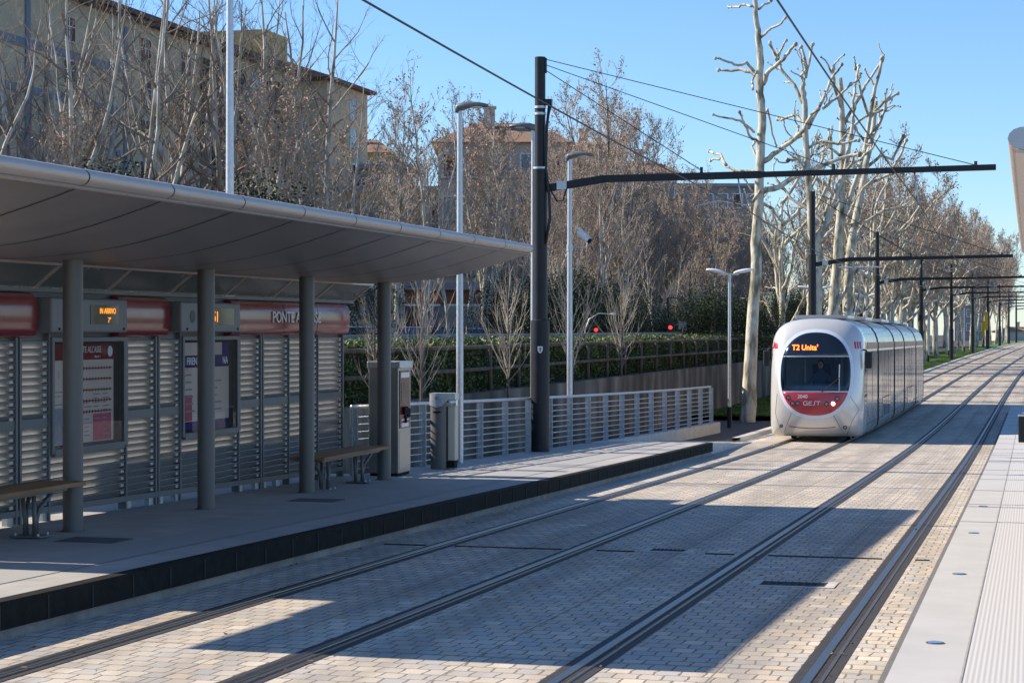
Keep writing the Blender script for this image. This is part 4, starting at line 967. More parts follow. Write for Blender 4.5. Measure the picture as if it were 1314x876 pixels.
# ground litter / ivy below the hedge on top of the wall
P = [(PX(a_, s_), s_, terr(s_)+.03) for s_, a_ in zip(rng.uniform(27, 100, 5000), rng.uniform(11.3, 11.95, 5000))]
V, Q = leaves(np.array(P), None, .03); o = np_mesh('leaf_litter', V, Q, ramp_mat('dry_leaf', 2, [(.3, (.10, .06, .03)), (.7, (.22, .15, .08))], .8, None, 0)); tag(o, kind='stuff')
n_ = 60000; s = 66+rng.random(n_)**1.6*150; a = rng.uniform(7.55, 11.2, n_)
P = [(PX(a_, s_), s_, zg(s_)+.12) for s_, a_ in zip(s, a)]
V, Q = leaves(np.array(P), None, .05); V[:, 2] += 0; o = np_mesh('grass', V, Q, ramp_mat('grass_blade', 2, [(.3, (.05, .10, .02)), (.7, (.13, .2, .05))], .7, None, 0)); tag(o, kind='stuff')

n_ = 260; s = 11+rng.random(n_)**1.4*35; a = np.where(rng.random(n_) < .5, rng.choice([6.85, 6.0, 4.5, 2.7, 1.15, .95], n_)+rng.normal(0, .05, n_), rng.uniform(.9, 8.5, n_))
a = np.where(a > 6.8, 6.82, a); P = [(PX(a_, s_), s_, zg(s_)+.02) for s_, a_ in zip(s, a)]
V, Q = leaves(np.array(P), None, .022); V[:, 2] = (V[:, 2]-np.repeat(np.array(P)[:, 2], 4))*.35+np.repeat(np.array(P)[:, 2], 4); o = np_mesh('leaf_litter', V, Q, bpy.data.materials['dry_leaf']); tag(o, kind='stuff')
# ------------------------------------------------------------------ trees
def bark(name, light, dark, sc=5):
    return ramp_mat(name, sc, [(.35, dark), (.5, tuple(.5*(a+b) for a, b in zip(dark, light))), (.62, light)], .85, (1, 1, .45), .3, 25)
M_plane = ramp_mat('plane_bark', 3.2, [(.32, (.17, .145, .10)), (.42, (.30, .27, .19)), (.5, (.50, .46, .36)), (.6, (.60, .56, .46)), (.7, (.40, .36, .27))], .85, (1.3, 1.3, .5), .5, 14, 10)
M_birch = bark('pale_bark', (.62, .58, .50), (.22, .19, .15), 2.5)
M_brown = bark('brown_bark', (.20, .165, .125), (.09, .07, .05), 3)
M_twig = pm('twig', (.38, .32, .26), .9, var=.3, scale=3)
M_twigd = pm('twig_brown', (.36, .29, .23), .9, var=.3, scale=3)
M_dleaf = pm('dead_leaf', (.36, .26, .19), .8, var=.35, scale=2)
def rv(rg, s=1): return Vector((rg.gauss(0, s), rg.gauss(0, s), rg.gauss(0, s)))
def branch(mb, rg, p, d, L_, r, seg, up, wig, n):
    pts = [Vector(p)]; d = Vector(d).normalized(); rad = [r]
    for i in range(seg):
        d = (d+rv(rg, wig)+Vector((0, 0, up))).normalized(); pts.append(pts[-1]+d*(L_/seg)); rad.append(r*(1-.8*(i+1)/seg))
    mb.tube(pts, rad, n, cap=False); return pts, rad
def bare(seed, H, spread=.34, r0=.12, n1=20, n2=6, n3=4, up=.14, wig=.10, t0_=.2, fork=False, leafn=0, lsize=.05, barkm=None, twigm=None, ang=(28, 50), name='bare_tree', tw=.008):
    rg = random.Random(seed); trunk = MB(); crown = MB(); tips = []
    mains = []
    k = 10; pts = [Vector((0, 0, -.3))]; d = Vector((0, 0, 1)); rad = [r0*1.25]
    for i in range(k):
        d = (d+rv(rg, .045)+Vector((0, 0, .12))).normalized(); pts.append(pts[-1]+d*(H/k)); rad.append(r0*(1-.93*(i+1)/k)+.006)
    trunk.tube(pts, rad, 8); mains.append((pts, rad, H, t0_))
    if fork:
        for q in range(fork):
            i = rg.choice((2, 3, 4)); a = rg.uniform(0, 6.28); t = R(rg.uniform(18, 34)); dd = Vector((math.sin(t)*math.cos(a), math.sin(t)*math.sin(a), math.cos(t)))
            L_ = H*(1-i/k)*.9; p2, r2 = branch(trunk, rg, pts[i], dd, L_, rad[i]*.8, 8, .10, .10, 7); mains.append((p2, r2, L_, .2))
    for (mp_, mr_, ML, tt) in mains:
        cnt = int(n1*ML/H)
        for b in range(cnt):
            t = tt+(1-tt)*(b+rg.random())/cnt; f = t*(len(mp_)-1); i = min(int(f), len(mp_)-2); u = f-i; p = mp_[i].lerp(mp_[i+1], u); rr = mr_[i]*(1-u)+mr_[i+1]*u
            a = rg.uniform(0, 6.283); th = R(rg.uniform(*ang)); dd = Vector((math.sin(th)*math.cos(a), math.sin(th)*math.sin(a), math.cos(th)))
            L1 = H*spread*(1.05-.65*t)*rg.uniform(.7, 1.15)
            p1, r1 = branch(crown, rg, p, dd, L1, min(rr*.62, .02+L1*.009), 5, up, wig, 5)
            for c in range(n2):
                t2 = .2+.8*(c+rg.random())/n2; f = t2*5; i = min(int(f), 4); q = p1[i].lerp(p1[i+1], f-i); pd = (p1[i+1]-p1[i]).normalized()
                d2 = (pd+rv(rg, .45)+Vector((0, 0, .15))).normalized(); L2 = L1*.45*(1.15-.6*t2)*rg.uniform(.6, 1.2)
                p2, r2 = branch(crown, rg, q, d2, L2, max(tw*1.3, r1[i]*.45), 3, up*.8, wig*1.2, 3)
                for e in range(n3):
                    f = rg.uniform(.3, 3); i = min(int(f), 2); q2 = p2[i].lerp(p2[i+1], f-i); pd2 = (p2[i+1]-p2[i]).normalized()
                    d3 = (pd2+rv(rg, .45)+Vector((0, 0, .1))).normalized(); L3_ = L2*rg.uniform(.35, .7)
                    p3, _ = branch(crown, rg, q2, d3, L3_, tw, 2, up*.5, wig, 3); tips += [p3[-1], p3[1]]
                tips.append(p2[-1])
    r = empty(name); trunk.build('trunk', barkm or M_birch, r, smooth=True); crown.build('crown', twigm or M_twig, r)
    if leafn:
        T = np.array([tuple(tips[rg.randrange(len(tips))]) for _ in range(leafn)])+rng.normal(0, .08, (leafn, 3))
        V, Q = leaves(T, None, lsize); np_mesh('dead_leaves', V, Q, M_dleaf, r)
    r['H'] = H; return r
UNIQ = {'knobbly planes down the verge': 'the knobbly cream planes lining the verge', 'brown bare trees before the building': 'the thin brown trees low before the ochre building', 'brown trees behind the hedge': 'the nearer row of dense brown trees behind the hedge', 'brown trees farther behind': 'the farther row of brown trees behind the hedge',
 'pale trees before the brown mass': 'the pale stemmed trees before the brown tree mass', 'dark evergreens': 'the dark evergreens beyond the hedge', 'bushes above the canopy': 'the green bushes showing just above the canopy',
 'street trees beyond the hedge': 'the street trees beyond the hedge behind the tram', 'street trees in the second street row': 'the street trees across the street behind the tram', 'verge planes past the tram': 'the brown crowned verge planes past the tram', 'second row of planes': 'the plane trees in the row behind the verge'}
def place(proto, x, y, z, H, rz, label, cat, group, used, sc=1.0):
    if proto.name not in used: o = proto; used.add(proto.name)
    else: o = copy_tree(proto)
    if group in UNIQ:
        i = cnt_.get(group, 0); cnt_[group] = i+1; label = (ORD[i] if i == 0 else ORD[i]+' from the left')+' of '+UNIQ[group] if i < len(ORD) else label
    k = H/proto['H']; o.location = (x, y, z); o.scale = (k*sc, k*sc, k); o.rotation_euler = (0, 0, rz); tag(o, label, cat, group); return o
used = set(); rg = random.Random(11)
ORD = ['leftmost', 'second', 'third', 'fourth', 'fifth', 'sixth', 'seventh', 'eighth', 'ninth', 'tenth', 'eleventh', 'twelfth', 'thirteenth', 'fourteenth', 'fifteenth', 'sixteenth', 'seventeenth', 'eighteenth', 'nineteenth', 'twentieth', 'twenty first', 'twenty second', 'twenty third', 'twenty fourth']
cnt_ = {}
def plant(protos, px, Z, top, label, group, sc=1.0, cat='tree', zb=None):
    p = W(px, 422, Z); zb = terr(p.y) if zb is None else zb; H = 1.9+(422-top)/FPX*Z-zb
    return place(rg.choice(protos), p.x, p.y, zb, H, rg.uniform(0, 6.28), label, cat, group, used, sc)

# A: slender pale trees before the big ochre building
M_twigk = pm('twig_dark', (.25, .20, .155), .9, var=.35, scale=3)
A = [bare(100+i, 13, .33, .17, 14, 5, 4, .07, .15, .12, fork=(2 if i % 2 else 3), barkm=M_birch, twigm=M_twigk, tw=.0055, ang=(32, 66)) for i in range(4)]
KA = 1.6
for px, Z, top in ((-30, 46, -50), (10, 52, -80), (52, 58, -40), (96, 47, -70), (140, 62, -30), (172, 50, -60), (222, 53, -80), (262, 60, -40), (283, 52, -60), (328, 54, -50), (352, 66, -10), (412, 60, -35)):
    lab = {-30: 'pale bare tree cut by the left edge of the photo', 10: 'pale bare tree just inside the left edge, before the ochre wall', 52: 'slender pale bare tree second from the left edge before the banded wall', 140: 'thin pale bare tree between the straight trunk and the forked dark tree', 262: 'slender pale bare tree left of the leaning one by the lamp post', 352: 'slender pale bare tree right of the dark trunk, before the balconies', 96: 'pale straight trunked bare tree left of centre before the ochre building', 172: 'forked dark based bare tree before the ochre facade', 222: 'white barked forked bare tree in front of the shuttered windows', 328: 'dark trunked bare tree just right of the tall pale lamp post', 412: 'slender white bare tree before the right corner of the ochre building', 283: 'leaning pale bare tree touching the tall lamp post'}.get(px, 'slender bare pale tree in front of the ochre apartment building')
    plant(A, px, Z*KA, top, lab, 'bare pale trees in front of the ochre building')
# second thinner layer behind
B = [bare(200+i, 12, .30, .10, 16, 5, 3, .10, .12, .2, fork=1, leafn=0, lsize=.05, barkm=M_brown, twigm=M_twigd, tw=.008) for i in range(3)]
for px in (20, 130): plant(B, px+rg.uniform(-10, 10), rg.uniform(98, 108), rg.uniform(70, 150), 'thin brown bare tree low behind the front row, before the ochre building', 'brown bare trees before the building')
# C: birches between the buildings
C = [bare(300+i, 12, .32, .11, 15, 5, 3, .08, .13, .25, fork=1, leafn=300, lsize=.045, barkm=M_birch, twigm=M_twig, tw=.008) for i in range(2)]
for px, Z, top, lb in ((450, 64, 95, 'white stemmed birch like tree beside the corner of the ochre building'), (475, 70, 150, 'small pale bare tree before the yellow house'), (520, 74, 120, 'sparse bare tree before the yellow house and grey slab'), (544, 62, 85, 'tall pale straight birch like tree standing against the sky gap'), (575, 70, 200, 'pale bare tree directly left of the lamp post before beige house'), (498, 60, 215, 'low pale bare tree above the canopy edge')):
    plant(C, px, Z*1.3, top, lb, 'pale bare trees between the buildings')
# D: dense brown trees, persistent leaves
D = [bare(400+i, 14, .28, .14, 26, 8, 4, .16, .11, .2, fork=2, leafn=2600, lsize=.05, barkm=M_birch if i % 2 else M_brown, twigm=M_twigd, tw=.011) for i in range(4)]
prof_top = [(590, 150), (630, 105), (670, 150), (720, 175), (760, 130), (790, 90), (820, 150), (850, 215), (900, 225), (940, 245), (1000, 255), (1060, 250), (1130, 240)]
def topat(x):
    for (x1, y1), (x2, y2) in zip(prof_top[:-1], prof_top[1:]):
        if x1 <= x <= x2: return y1+(y2-y1)*(x-x1)/(x2-x1)
    return 250
for px in (700, 728, 757, 786, 812, 838, 862, 890, 918, 946, 976, 1004, 1030, 1058, 1090):
    plant(D, px+rg.uniform(-5, 5), rg.uniform(92, 100)+max(0, px-650)*.27, topat(px)+rg.uniform(0, 22), 'dense brown bare tree with clinging dead leaves behind the hedge', 'brown trees behind the hedge', 1.0)
for px in (620, 690, 735, 775, 815, 850, 890, 930, 970, 1015, 1055, 1105):
    plant(D, px+rg.uniform(-6, 6), rg.uniform(125, 140)+max(0, px-650)*.25, topat(px)+rg.uniform(5, 45), 'brown bare tree deep in the row far behind the hedge', 'brown trees farther behind', 1.1)
for px in (600, 622, 655, 690, 735, 770, 805, 842, 868, 905, 935):
    plant(C, px, rg.uniform(78, 86)+max(0, px-650)*.2, topat(px)+rg.uniform(60, 110), 'pale stemmed bare tree in front of the brown tree mass', 'pale trees before the brown mass')
# evergreens: dark clumps
M_ever = ramp_mat('evergreen_leaf', .6, [(.3, (.012, .022, .010)), (.5, (.025, .042, .015)), (.72, (.05, .075, .025))], .6, None, 0)
def ever(seed, H, Wd, n=26000):
    g = np.random.default_rng(seed); r = empty('evergreen_tree')
    MB().tube([(0, 0, -.2), (0.1, 0, H*.4), (0, .1, H*.8)], [.2, .14, .04], 8).build('trunk', M_brown, r)
    cs = [(g.normal(0, Wd*.28), g.normal(0, Wd*.28), H*(.25+.6*g.random()), Wd*(.22+.16*g.random())) for _ in range(18)]
    pts = []
    for i in range(n):
        c = cs[i % 18]; u = g.normal(size=3); u /= np.linalg.norm(u); q = c[3]*(g.random()**.35)
        pts.append((c[0]+u[0]*q, c[1]+u[1]*q, max(.1, c[2]+u[2]*q*1.25)))
    V, Q = leaves(np.array(pts), None, .042); np_mesh('crown', V, Q, M_ever, r); r['H'] = H; return r
E = [ever(7, 5, 4.2), ever(8, 5, 4.5)]
for px, Z, top in ((208, 66, 232), (262, 68, 243), (362, 70, 272), (690, 96, 352), (715, 80, 350), (742, 84, 352), (770, 80, 372), (800, 88, 395), (868, 84, 392), (915, 80, 368), (945, 84, 378), (980, 130, 370), (1030, 150, 375), (1100, 170, 380)):
    plant(E, px, Z, top, 'dark evergreen clump under the bare trees beyond the street' if px > 400 else 'green bush just above the canopy edge before the ochre building', 'dark evergreens' if px > 400 else 'bushes above the canopy', rg.uniform(1.0, 1.35), 'evergreen')
# F: upright saplings between railing and hedge
def sapling(seed, H):
    g_ = random.Random(seed); trunk = MB(); crown = MB(); t = H*.36
    trunk.tube([(0, 0, -.1), (g_.uniform(-.02, .02), 0, t), (0, 0, H*.9)], [.035, .028, .006], 7)
    for i in range(30):
        z = t+(H*.45)*(i/30)**1.2; a = g_.uniform(0, 6.28); th = R(g_.uniform(22, 52)); d = Vector((math.sin(th)*math.cos(a), math.sin(th)*math.sin(a), math.cos(th)))
        L1 = (H-z)*g_.uniform(.5, .9)*(.9 if i > 6 else .7)
        p1, r1 = branch(crown, g_, (0, 0, z), d, L1, .009, 5, .16, .06, 4)
        for c in range(7):
            f = .6+4.2*g_.random(); k = min(int(f), 4); q = p1[k].lerp(p1[k+1], f-k); pd = (p1[k+1]-p1[k]).normalized()
            branch(crown, g_, q, (pd+rv(g_, .28)), L1*g_.uniform(.15, .4), .0038, 2, .15, .06, 3)
    r = empty('young_tree'); trunk.build('trunk', M_brown, r); crown.build('crown', M_twig, r); r['H'] = H; return r
F_ = [sapling(1, 4), sapling(2, 4)]
for px, Z, top, lb in ((541, 33.5, 322, 'young upright bare sapling left of the first lamp post'), (652, 41, 330, 'young upright bare sapling between lamp post and black mast'), (734, 48, 318, 'young upright bare sapling behind the camera lamp post'), (798, 56, 328, 'young upright bare sapling over the middle of the railing'), (480, 29.8, 330, 'young bare sapling behind the ticket machine')):
    p = W(px, 422, Z); plant(F_, px, Z, top, lb, 'saplings between railing and hedge', 1.0, 'sapling', zg(p.y)+.1)

# G: pollarded planes.  Limbs are crooked, thick, and end in knobs
def limb(mb, rg_, pts, r0, r1, knob=True):
    n = len(pts); rad = [r0+(r1-r0)*i/(n-1) for i in range(n)]
    # refine with wobble
    P = [Vector(pts[0])]; Rr = [rad[0]]
    for i in range(n-1):
        a, b = Vector(pts[i]), Vector(pts[i+1])
        for j in (1, 2, 3): P.append(a.lerp(b, j/3)+(rv(rg_, .02) if j < 3 else Vector())); Rr.append(rad[i]+(rad[i+1]-rad[i])*j/3)
    mb.tube(P, Rr, 8)
    if knob: mb.ell(P[-1], (r1*1.7, r1*1.7, r1*1.9), 8, 6)
def traced(Z, trunk, limbs, seed, label, zb, kt=.6, kl=.75, extra=3):
    trunk = [(x, y, w_*kt) for x, y, w_ in trunk]
    rg_ = random.Random(seed); b0 = W(trunk[0][0], trunk[0][1], Z); b0.z = zb
    r = empty('plane_tree', b0); tm_ = MB(); cm = MB()
    def C_(x, y, d=0): p = W(x, y, Z+d); return p-b0
    tp = [C_(x, y) for x, y, w_ in trunk]; tp[0].z = -.2
    P = []; Rr = []
    for i in range(len(tp)-1):
        for j in range(4): P.append(tp[i].lerp(tp[i+1], j/4)+rv(rg_, .015)); Rr.append((trunk[i][2]+(trunk[i+1][2]-trunk[i][2])*j/4)*Z/FPX/2)
    P.append(tp[-1]); Rr.append(trunk[-1][2]*Z/FPX/2); tm_.tube(P, Rr, 14); 
    for lm in limbs:
        w0, w1, pts = lm; dd = rg_.uniform(-1.6, 1.6); q = []
        L_ = len(pts)-1
        for i, (x, y) in enumerate(pts): q.append(C_(x, y, dd*i/L_))
        limb(cm, rg_, q, w0*kl*Z/FPX/2, w1*kl*Z/FPX/2)
        for e in range(extra):
            j = rg_.randrange(1, len(q)); d2 = (q[j]-q[j-1]).normalized(); q2 = [q[j-1].lerp(q[j], rg_.random())]
            d2 = (d2+rv(rg_, .55)).normalized()
            for _ in range(3): d2 = (d2+rv(rg_, .3)+Vector((0, 0, .2))).normalized(); q2.append(q2[-1]+d2*rg_.uniform(.15, .42))
            limb(cm, rg_, q2, w1*kl*.75*Z/FPX/2, w1*kl*.5*Z/FPX/2)
    tm_.build('trunk', M_plane, r, smooth=True); cm.build('crown', M_plane, r, smooth=True)
    tag(r, label, 'tree', 'pollarded plane trees beside the tracks'); return r
traced(65, [(960, 545, 27), (962, 490, 22), (966, 410, 19), (970, 330, 17), (973, 260, 15), (976, 200, 14), (977, 150, 13), (975, 110, 12), (976, 70, 11), (972, 40, 9), (969, 10, 8), (966, -25, 7)],
  [(5, 3, [(974, 184), (962, 175), (955, 160), (952, 148), (949, 144)]), (5, 3, [(975, 222), (950, 220), (932, 214), (925, 203), (912, 206)]), (5, 3, [(932, 212), (925, 198), (910, 194)]),
   (6, 3.5, [(972, 97), (960, 92), (950, 89), (940, 91), (922, 90)]), (5, 3, [(968, 92), (958, 80), (948, 84), (935, 80), (918, 75)]), (8, 4, [(979, 108), (985, 93), (1000, 80), (1012, 68), (1021, 57)]),
   (4, 3, [(998, 80), (994, 68), (988, 57)]), (4, 3, [(998, 72), (1003, 63), (1009, 52)]), (5, 3, [(974, 50), (985, 40), (1000, 32), (1008, 23)]), (4, 3, [(974, 12), (984, 5), (990, 1)]),
   (4, 3, [(965, 8), (955, 6), (945, 9), (935, 9)]), (9, 4, [(980, 207), (1000, 193), (1020, 178), (1033, 165), (1040, 150), (1050, 140)]), (9, 5, [(979, 246), (1000, 240), (1022, 226), (1050, 215), (1090, 200), (1103, 198)]),
   (4, 2.5, [(968, 170), (950, 155), (935, 152), (915, 147)]), (4, 2.5, [(980, 150), (985, 140), (990, 165), (996, 187)]), (4, 3, [(966, 258), (975, 246)]), (4, 3, [(966, 115), (965, 105), (968, 97)]), (5, 3, [(982, 225), (970, 200), (965, 190), (968, 183)]),
   (5, 3, [(976, 260), (992, 268), (1003, 285)])], 5, 'tall pollarded plane tree in front of the retaining wall, nearest of its row', zg(64)-.05, .8, .85, 0)
traced(80, [(1030, 520, 30), (1048, 400, 24), (1050, 330, 20), (1042, 300, 17), (1038, 240, 14), (1034, 180, 13), (1032, 130, 12), (1030, 110, 10)],
  [(6, 4, [(1032, 135), (1020, 110), (1003, 90), (998, 78), (988, 55)]), (6, 4, [(1032, 110), (1028, 97), (1036, 88), (1028, 60)]), (5, 4, [(1034, 100), (1040, 70), (1043, 57)]), (7, 4, [(1037, 165), (1055, 130), (1065, 105), (1080, 83)]),
   (5, 4, [(1034, 160), (1020, 147), (1005, 153), (998, 153)]), (5, 4, [(1036, 170), (1022, 178), (1024, 163)]), (12, 7, [(1046, 320), (1062, 285), (1072, 255), (1085, 215), (1092, 175)]), (6, 4, [(1092, 180), (1095, 140), (1097, 110), (1102, 85)]),
   (6, 4, [(1060, 290), (1040, 270), (1015, 255), (1000, 235), (990, 222)]), (5, 4, [(1038, 190), (1055, 180), (1075, 185), (1102, 180)]), (5, 4, [(1055, 140), (1075, 125), (1092, 108)]), (5, 4, [(1036, 220), (1025, 205), (1010, 205)]), (5, 3, [(1085, 215), (1105, 205), (1120, 190), (1128, 175)])], 6, 'pollarded plane tree rising behind the front of the tram', zg(78))
traced(90, [(1066, 520, 26), (1068, 410, 23), (1074, 340, 20), (1076, 300, 17), (1080, 240, 14), (1081, 180, 13), (1080, 130, 11), (1078, 100, 9)],
  [(6, 5, [(1080, 140), (1070, 110), (1069, 88)]), (6, 4, [(1082, 160), (1100, 130), (1110, 110), (1132, 78)]), (6, 4, [(1081, 180), (1090, 165), (1110, 150), (1135, 140)]), (9, 5, [(1078, 290), (1095, 240), (1110, 190), (1120, 130), (1132, 75)]),
   (5, 4, [(1118, 150), (1135, 130), (1152, 120)]), (5, 4, [(1112, 180), (1130, 155), (1136, 140)]), (5, 4, [(1115, 150), (1105, 120), (1098, 88)]), (5, 4, [(1078, 200), (1060, 185), (1050, 190)]), (6, 4, [(1076, 260), (1058, 235), (1044, 228)])], 7, 'pollarded plane tree with raised fist like limbs above the tram roof', zg(88))
traced(101, [(1086, 520, 24), (1088, 400, 20), (1090, 330, 19), (1100, 270, 15), (1110, 220, 13), (1120, 170, 10), (1124, 130, 8)],
  [(6, 4, [(1112, 215), (1130, 200), (1145, 205), (1160, 175)]), (6, 4, [(1092, 320), (1110, 285), (1135, 270), (1160, 265)]), (6, 4, [(1118, 180), (1128, 160), (1137, 130)]), (5, 4, [(1104, 255), (1090, 235), (1078, 230)]), (5, 4, [(1105, 240), (1140, 225), (1155, 200), (1163, 180)]), (5, 4, [(1116, 190), (1100, 170), (1095, 155)])], 8, 'pollarded plane tree with a slanting trunk behind the tram', zg(99))
G = []
for i in range(4):
    rg_ = random.Random(60+i); H = 13; t_ = MB(); c_ = MB(); pts = [Vector((0, 0, -.2))]; d = Vector((0, 0, 1)); rad = [.22]
    for k in range(9): d = (d+rv(rg_, .06)+Vector((0, 0, .1))).normalized(); pts.append(pts[-1]+d*1.1); rad.append(.20-.017*k)
    t_.tube(pts, rad, 12)
    for k in range(12):
        p0 = pts[3+k % 7]; a = rg_.uniform(0, 6.28); q = [p0]; dd = Vector((math.cos(a), math.sin(a), .7)).normalized(); L_ = rg_.uniform(.8, 1.5)
        for j in range(4): dd = (dd+rv(rg_, .22)+Vector((0, 0, .25))).normalized(); q.append(q[-1]+dd*L_*.7)
        limb(c_, rg_, q, .11, .05)
        for e in range(3):
            jj = rg_.choice((2, 3, 4)); q2 = [q[jj]]; d2 = (dd+rv(rg_, .5)).normalized()
            for j in range(2): d2 = (d2+rv(rg_, .2)+Vector((0, 0, .2))).normalized(); q2.append(q2[-1]+d2*rg_.uniform(.4, .7))
            limb(c_, rg_, q2, .045, .025)
            for e2 in range(2):
                q3 = [q2[1]]; d3 = (d2+rv(rg_, .6)).normalized()
                for j in range(2): d3 = (d3+rv(rg_, .3)+Vector((0, 0, .2))).normalized(); q3.append(q3[-1]+d3*rg_.uniform(.25, .5))
                limb(c_, rg_, q3, .026, .015)
    r = empty('plane_tree'); t_.build('trunk', M_plane, r, smooth=True); c_.build('crown', M_plane, r, smooth=True); r['H'] = 12.0; G.append(r)
for i, (s, H, a) in enumerate(((84, 10.5, 10.6), (95, 11.5, 11), (104, 10.5, 9.6), (112, 11, 9.5), (121, 12, 9.8), (131, 11.5, 9.5), (142, 12, 9.6), (154, 12, 9.5), (168, 12, 9.5), (184, 12, 9.5))):
    place(G[i % 4], PX(a, s), s, zg(s), H, 1+i*1.7, '', 'tree', 'knobbly planes down the verge', used)
# H: leafy-twigged planes down the verge
HT = [bare(500+i, 14, .30, .17, 26, 8, 5, .14, .13, .25, fork=2, leafn=2400, lsize=.075, barkm=M_plane, twigm=M_twig, name='plane_tree', tw=.013, ang=(25, 55)) for i in range(3)]
sv = 126
k = 0
while sv < 330:
    for a in ((9.4, 13.5) if sv < 250 else (9.4,)):
        s = sv+rg.uniform(-1.5, 1.5)
        H = 13.5 if s < 200 else 14.5
        lb = 'pale trunked plane tree with brown twiggy crown in the verge row past the tram' if a < 10 else 'plane tree with brown crown in the second row behind the verge'
        place(HT[k % 3], PX(a+rg.uniform(-.3, .3), s), s, zg(s), H*rg.uniform(.9, 1.08), rg.uniform(0, 6), lb, 'tree', 'verge planes past the tram' if a < 10 else 'second row of planes', used, .95); k += 1
    sv += 9
sv = 70
while sv < 200:
    for a in (27, 36): place(HT[k % 3], PX(a, sv), sv+rg.uniform(-2, 2), terr(sv), rg.uniform(10, 12.5), rg.uniform(0, 6), 'brown twiggy street tree beyond the hedge, behind the tram', 'tree', 'street trees beyond the hedge' if a == 27 else 'street trees in the second street row', used); k += 1
    sv += 13
# remove the never used prototype trees
dead = [o for o in bpy.data.objects if o.parent is None and o.type == 'EMPTY' and 'label' not in o.keys()]
dead = [c for o in dead for c in o.children_recursive]+dead
for o in dead: bpy.data.objects.remove(o)

# ------------------------------------------------------------------ buildings
M_ochre = pm('ochre_render', (.54, .43, .29), .9, var=.08, scale=.4, stain=.12)
M_ochre2 = pm('yellow_render', (.50, .38, .16), .9, var=.08, scale=.5, stain=.1)
M_beige = pm('beige_render', (.60, .53, .45), .9, var=.08, scale=.5, stain=.15)
M_grey = pm('grey_render', (.30, .29, .29), .9, var=.1, scale=.5, stain=.1)
M_terra = ramp_mat('terracotta', 6, [(.3, (.19, .115, .08)), (.7, (.33, .21, .15))], .9, (1, 1, 1), .5, 4)
M_bluegrey = pm('blue_grey_band', (.17, .20, .26), .8, var=.1)
M_shut = pm('brown_shutter', (.10, .055, .04), .8, var=.15)
M_pane = pm('window_pane', (.10, .13, .18), .08, var=.2, coat=.5)
M_dkrec = pm('recess_shade', (.045, .035, .03), .9)  # shade of a recess put into the colour of a flat panel
def bbox(m, o, s0, s1, a0, a1, z0, z1): m.box(-a1-o.x, -a0-o.x, s0-o.y, s1-o.y, z0-o.z, z1-o.z)
def window(par, o, s0, s1, a, z0, z1, pane=M_pane, shut=True):
    m = MB(); bbox(m, o, s0-.12, s1+.12, a-.06, a+.05, z0-.12, z0); bbox(m, o, s0-.08, s0, a-.05, a+.05, z0, z1); bbox(m, o, s1, s1+.08, a-.05, a+.05, z0, z1); bbox(m, o, s0-.08, s1+.08, a-.05, a+.05, z1, z1+.1)
    w_ = m.build('window', M_beige, par); m = MB(); bbox(m, o, s0, s1, a-.012, a+.05, z0, z1); m.build('pane', pane, w_)
    m = MB(); n = 2
    bbox(m, o, (s0+s1)/2-.04, (s0+s1)/2+.04, a-.03, a-.012, z0, z1); bbox(m, o, s0, s1, a-.03, a-.012, z0+(z1-z0)*.6, z0+(z1-z0)*.6+.06); m.build('frame', M_white, w_)
# big ochre apartment block
BA = 60
bb = empty('apartment_building', (-BA-6, 125, terr(125))); tag(bb, 'big ochre apartment building with balconies behind the trees at upper left', 'building'); o_ = Vector(bb.location)
zt_ = 23.4
m = MB(); bbox(m, o_, 70, 165, BA, BA+14, -.5, zt_); m.build('wall', M_ochre, bb)
m = MB(); bbox(m, o_, 69.5, 156, BA-.9, BA+14.5, zt_, zt_+.35); bbox(m, o_, 69.8, 155.7, BA-.6, BA+14.2, zt_-.25, zt_); m.build('eaves', M_shut, bb)
m = MB(); m.hexa([(-BA+.9-o_.x, 69.5-o_.y, zt_+.35-o_.z), (-BA+.9-o_.x, 156-o_.y, zt_+.35-o_.z), (-BA-14.5-o_.x, 156-o_.y, zt_+.35-o_.z), (-BA-14.5-o_.x, 69.5-o_.y, zt_+.35-o_.z), (-BA-6-o_.x, 73-o_.y, zt_+2-o_.z), (-BA-6-o_.x, 152-o_.y, zt_+2-o_.z), (-BA-8-o_.x, 152-o_.y, zt_+2-o_.z), (-BA-8-o_.x, 73-o_.y, zt_+2-o_.z)]); m.build('roof', M_terra, bb)
for zc in (19.6, 16.7, 13.8, 10.9, 8.0, 5.1): m = MB(); bbox(m, o_, 70, 121.5, BA-.06, BA+.05, zc-.25, zc+.25); m.build('string_course', M_bluegrey, bb)
for s in (108.5, 122): m = MB(); bbox(m, o_, s, s+.55, BA-.12, BA+.05, .5, 22.6); m.build('downpipe', M_bluegrey, bb)
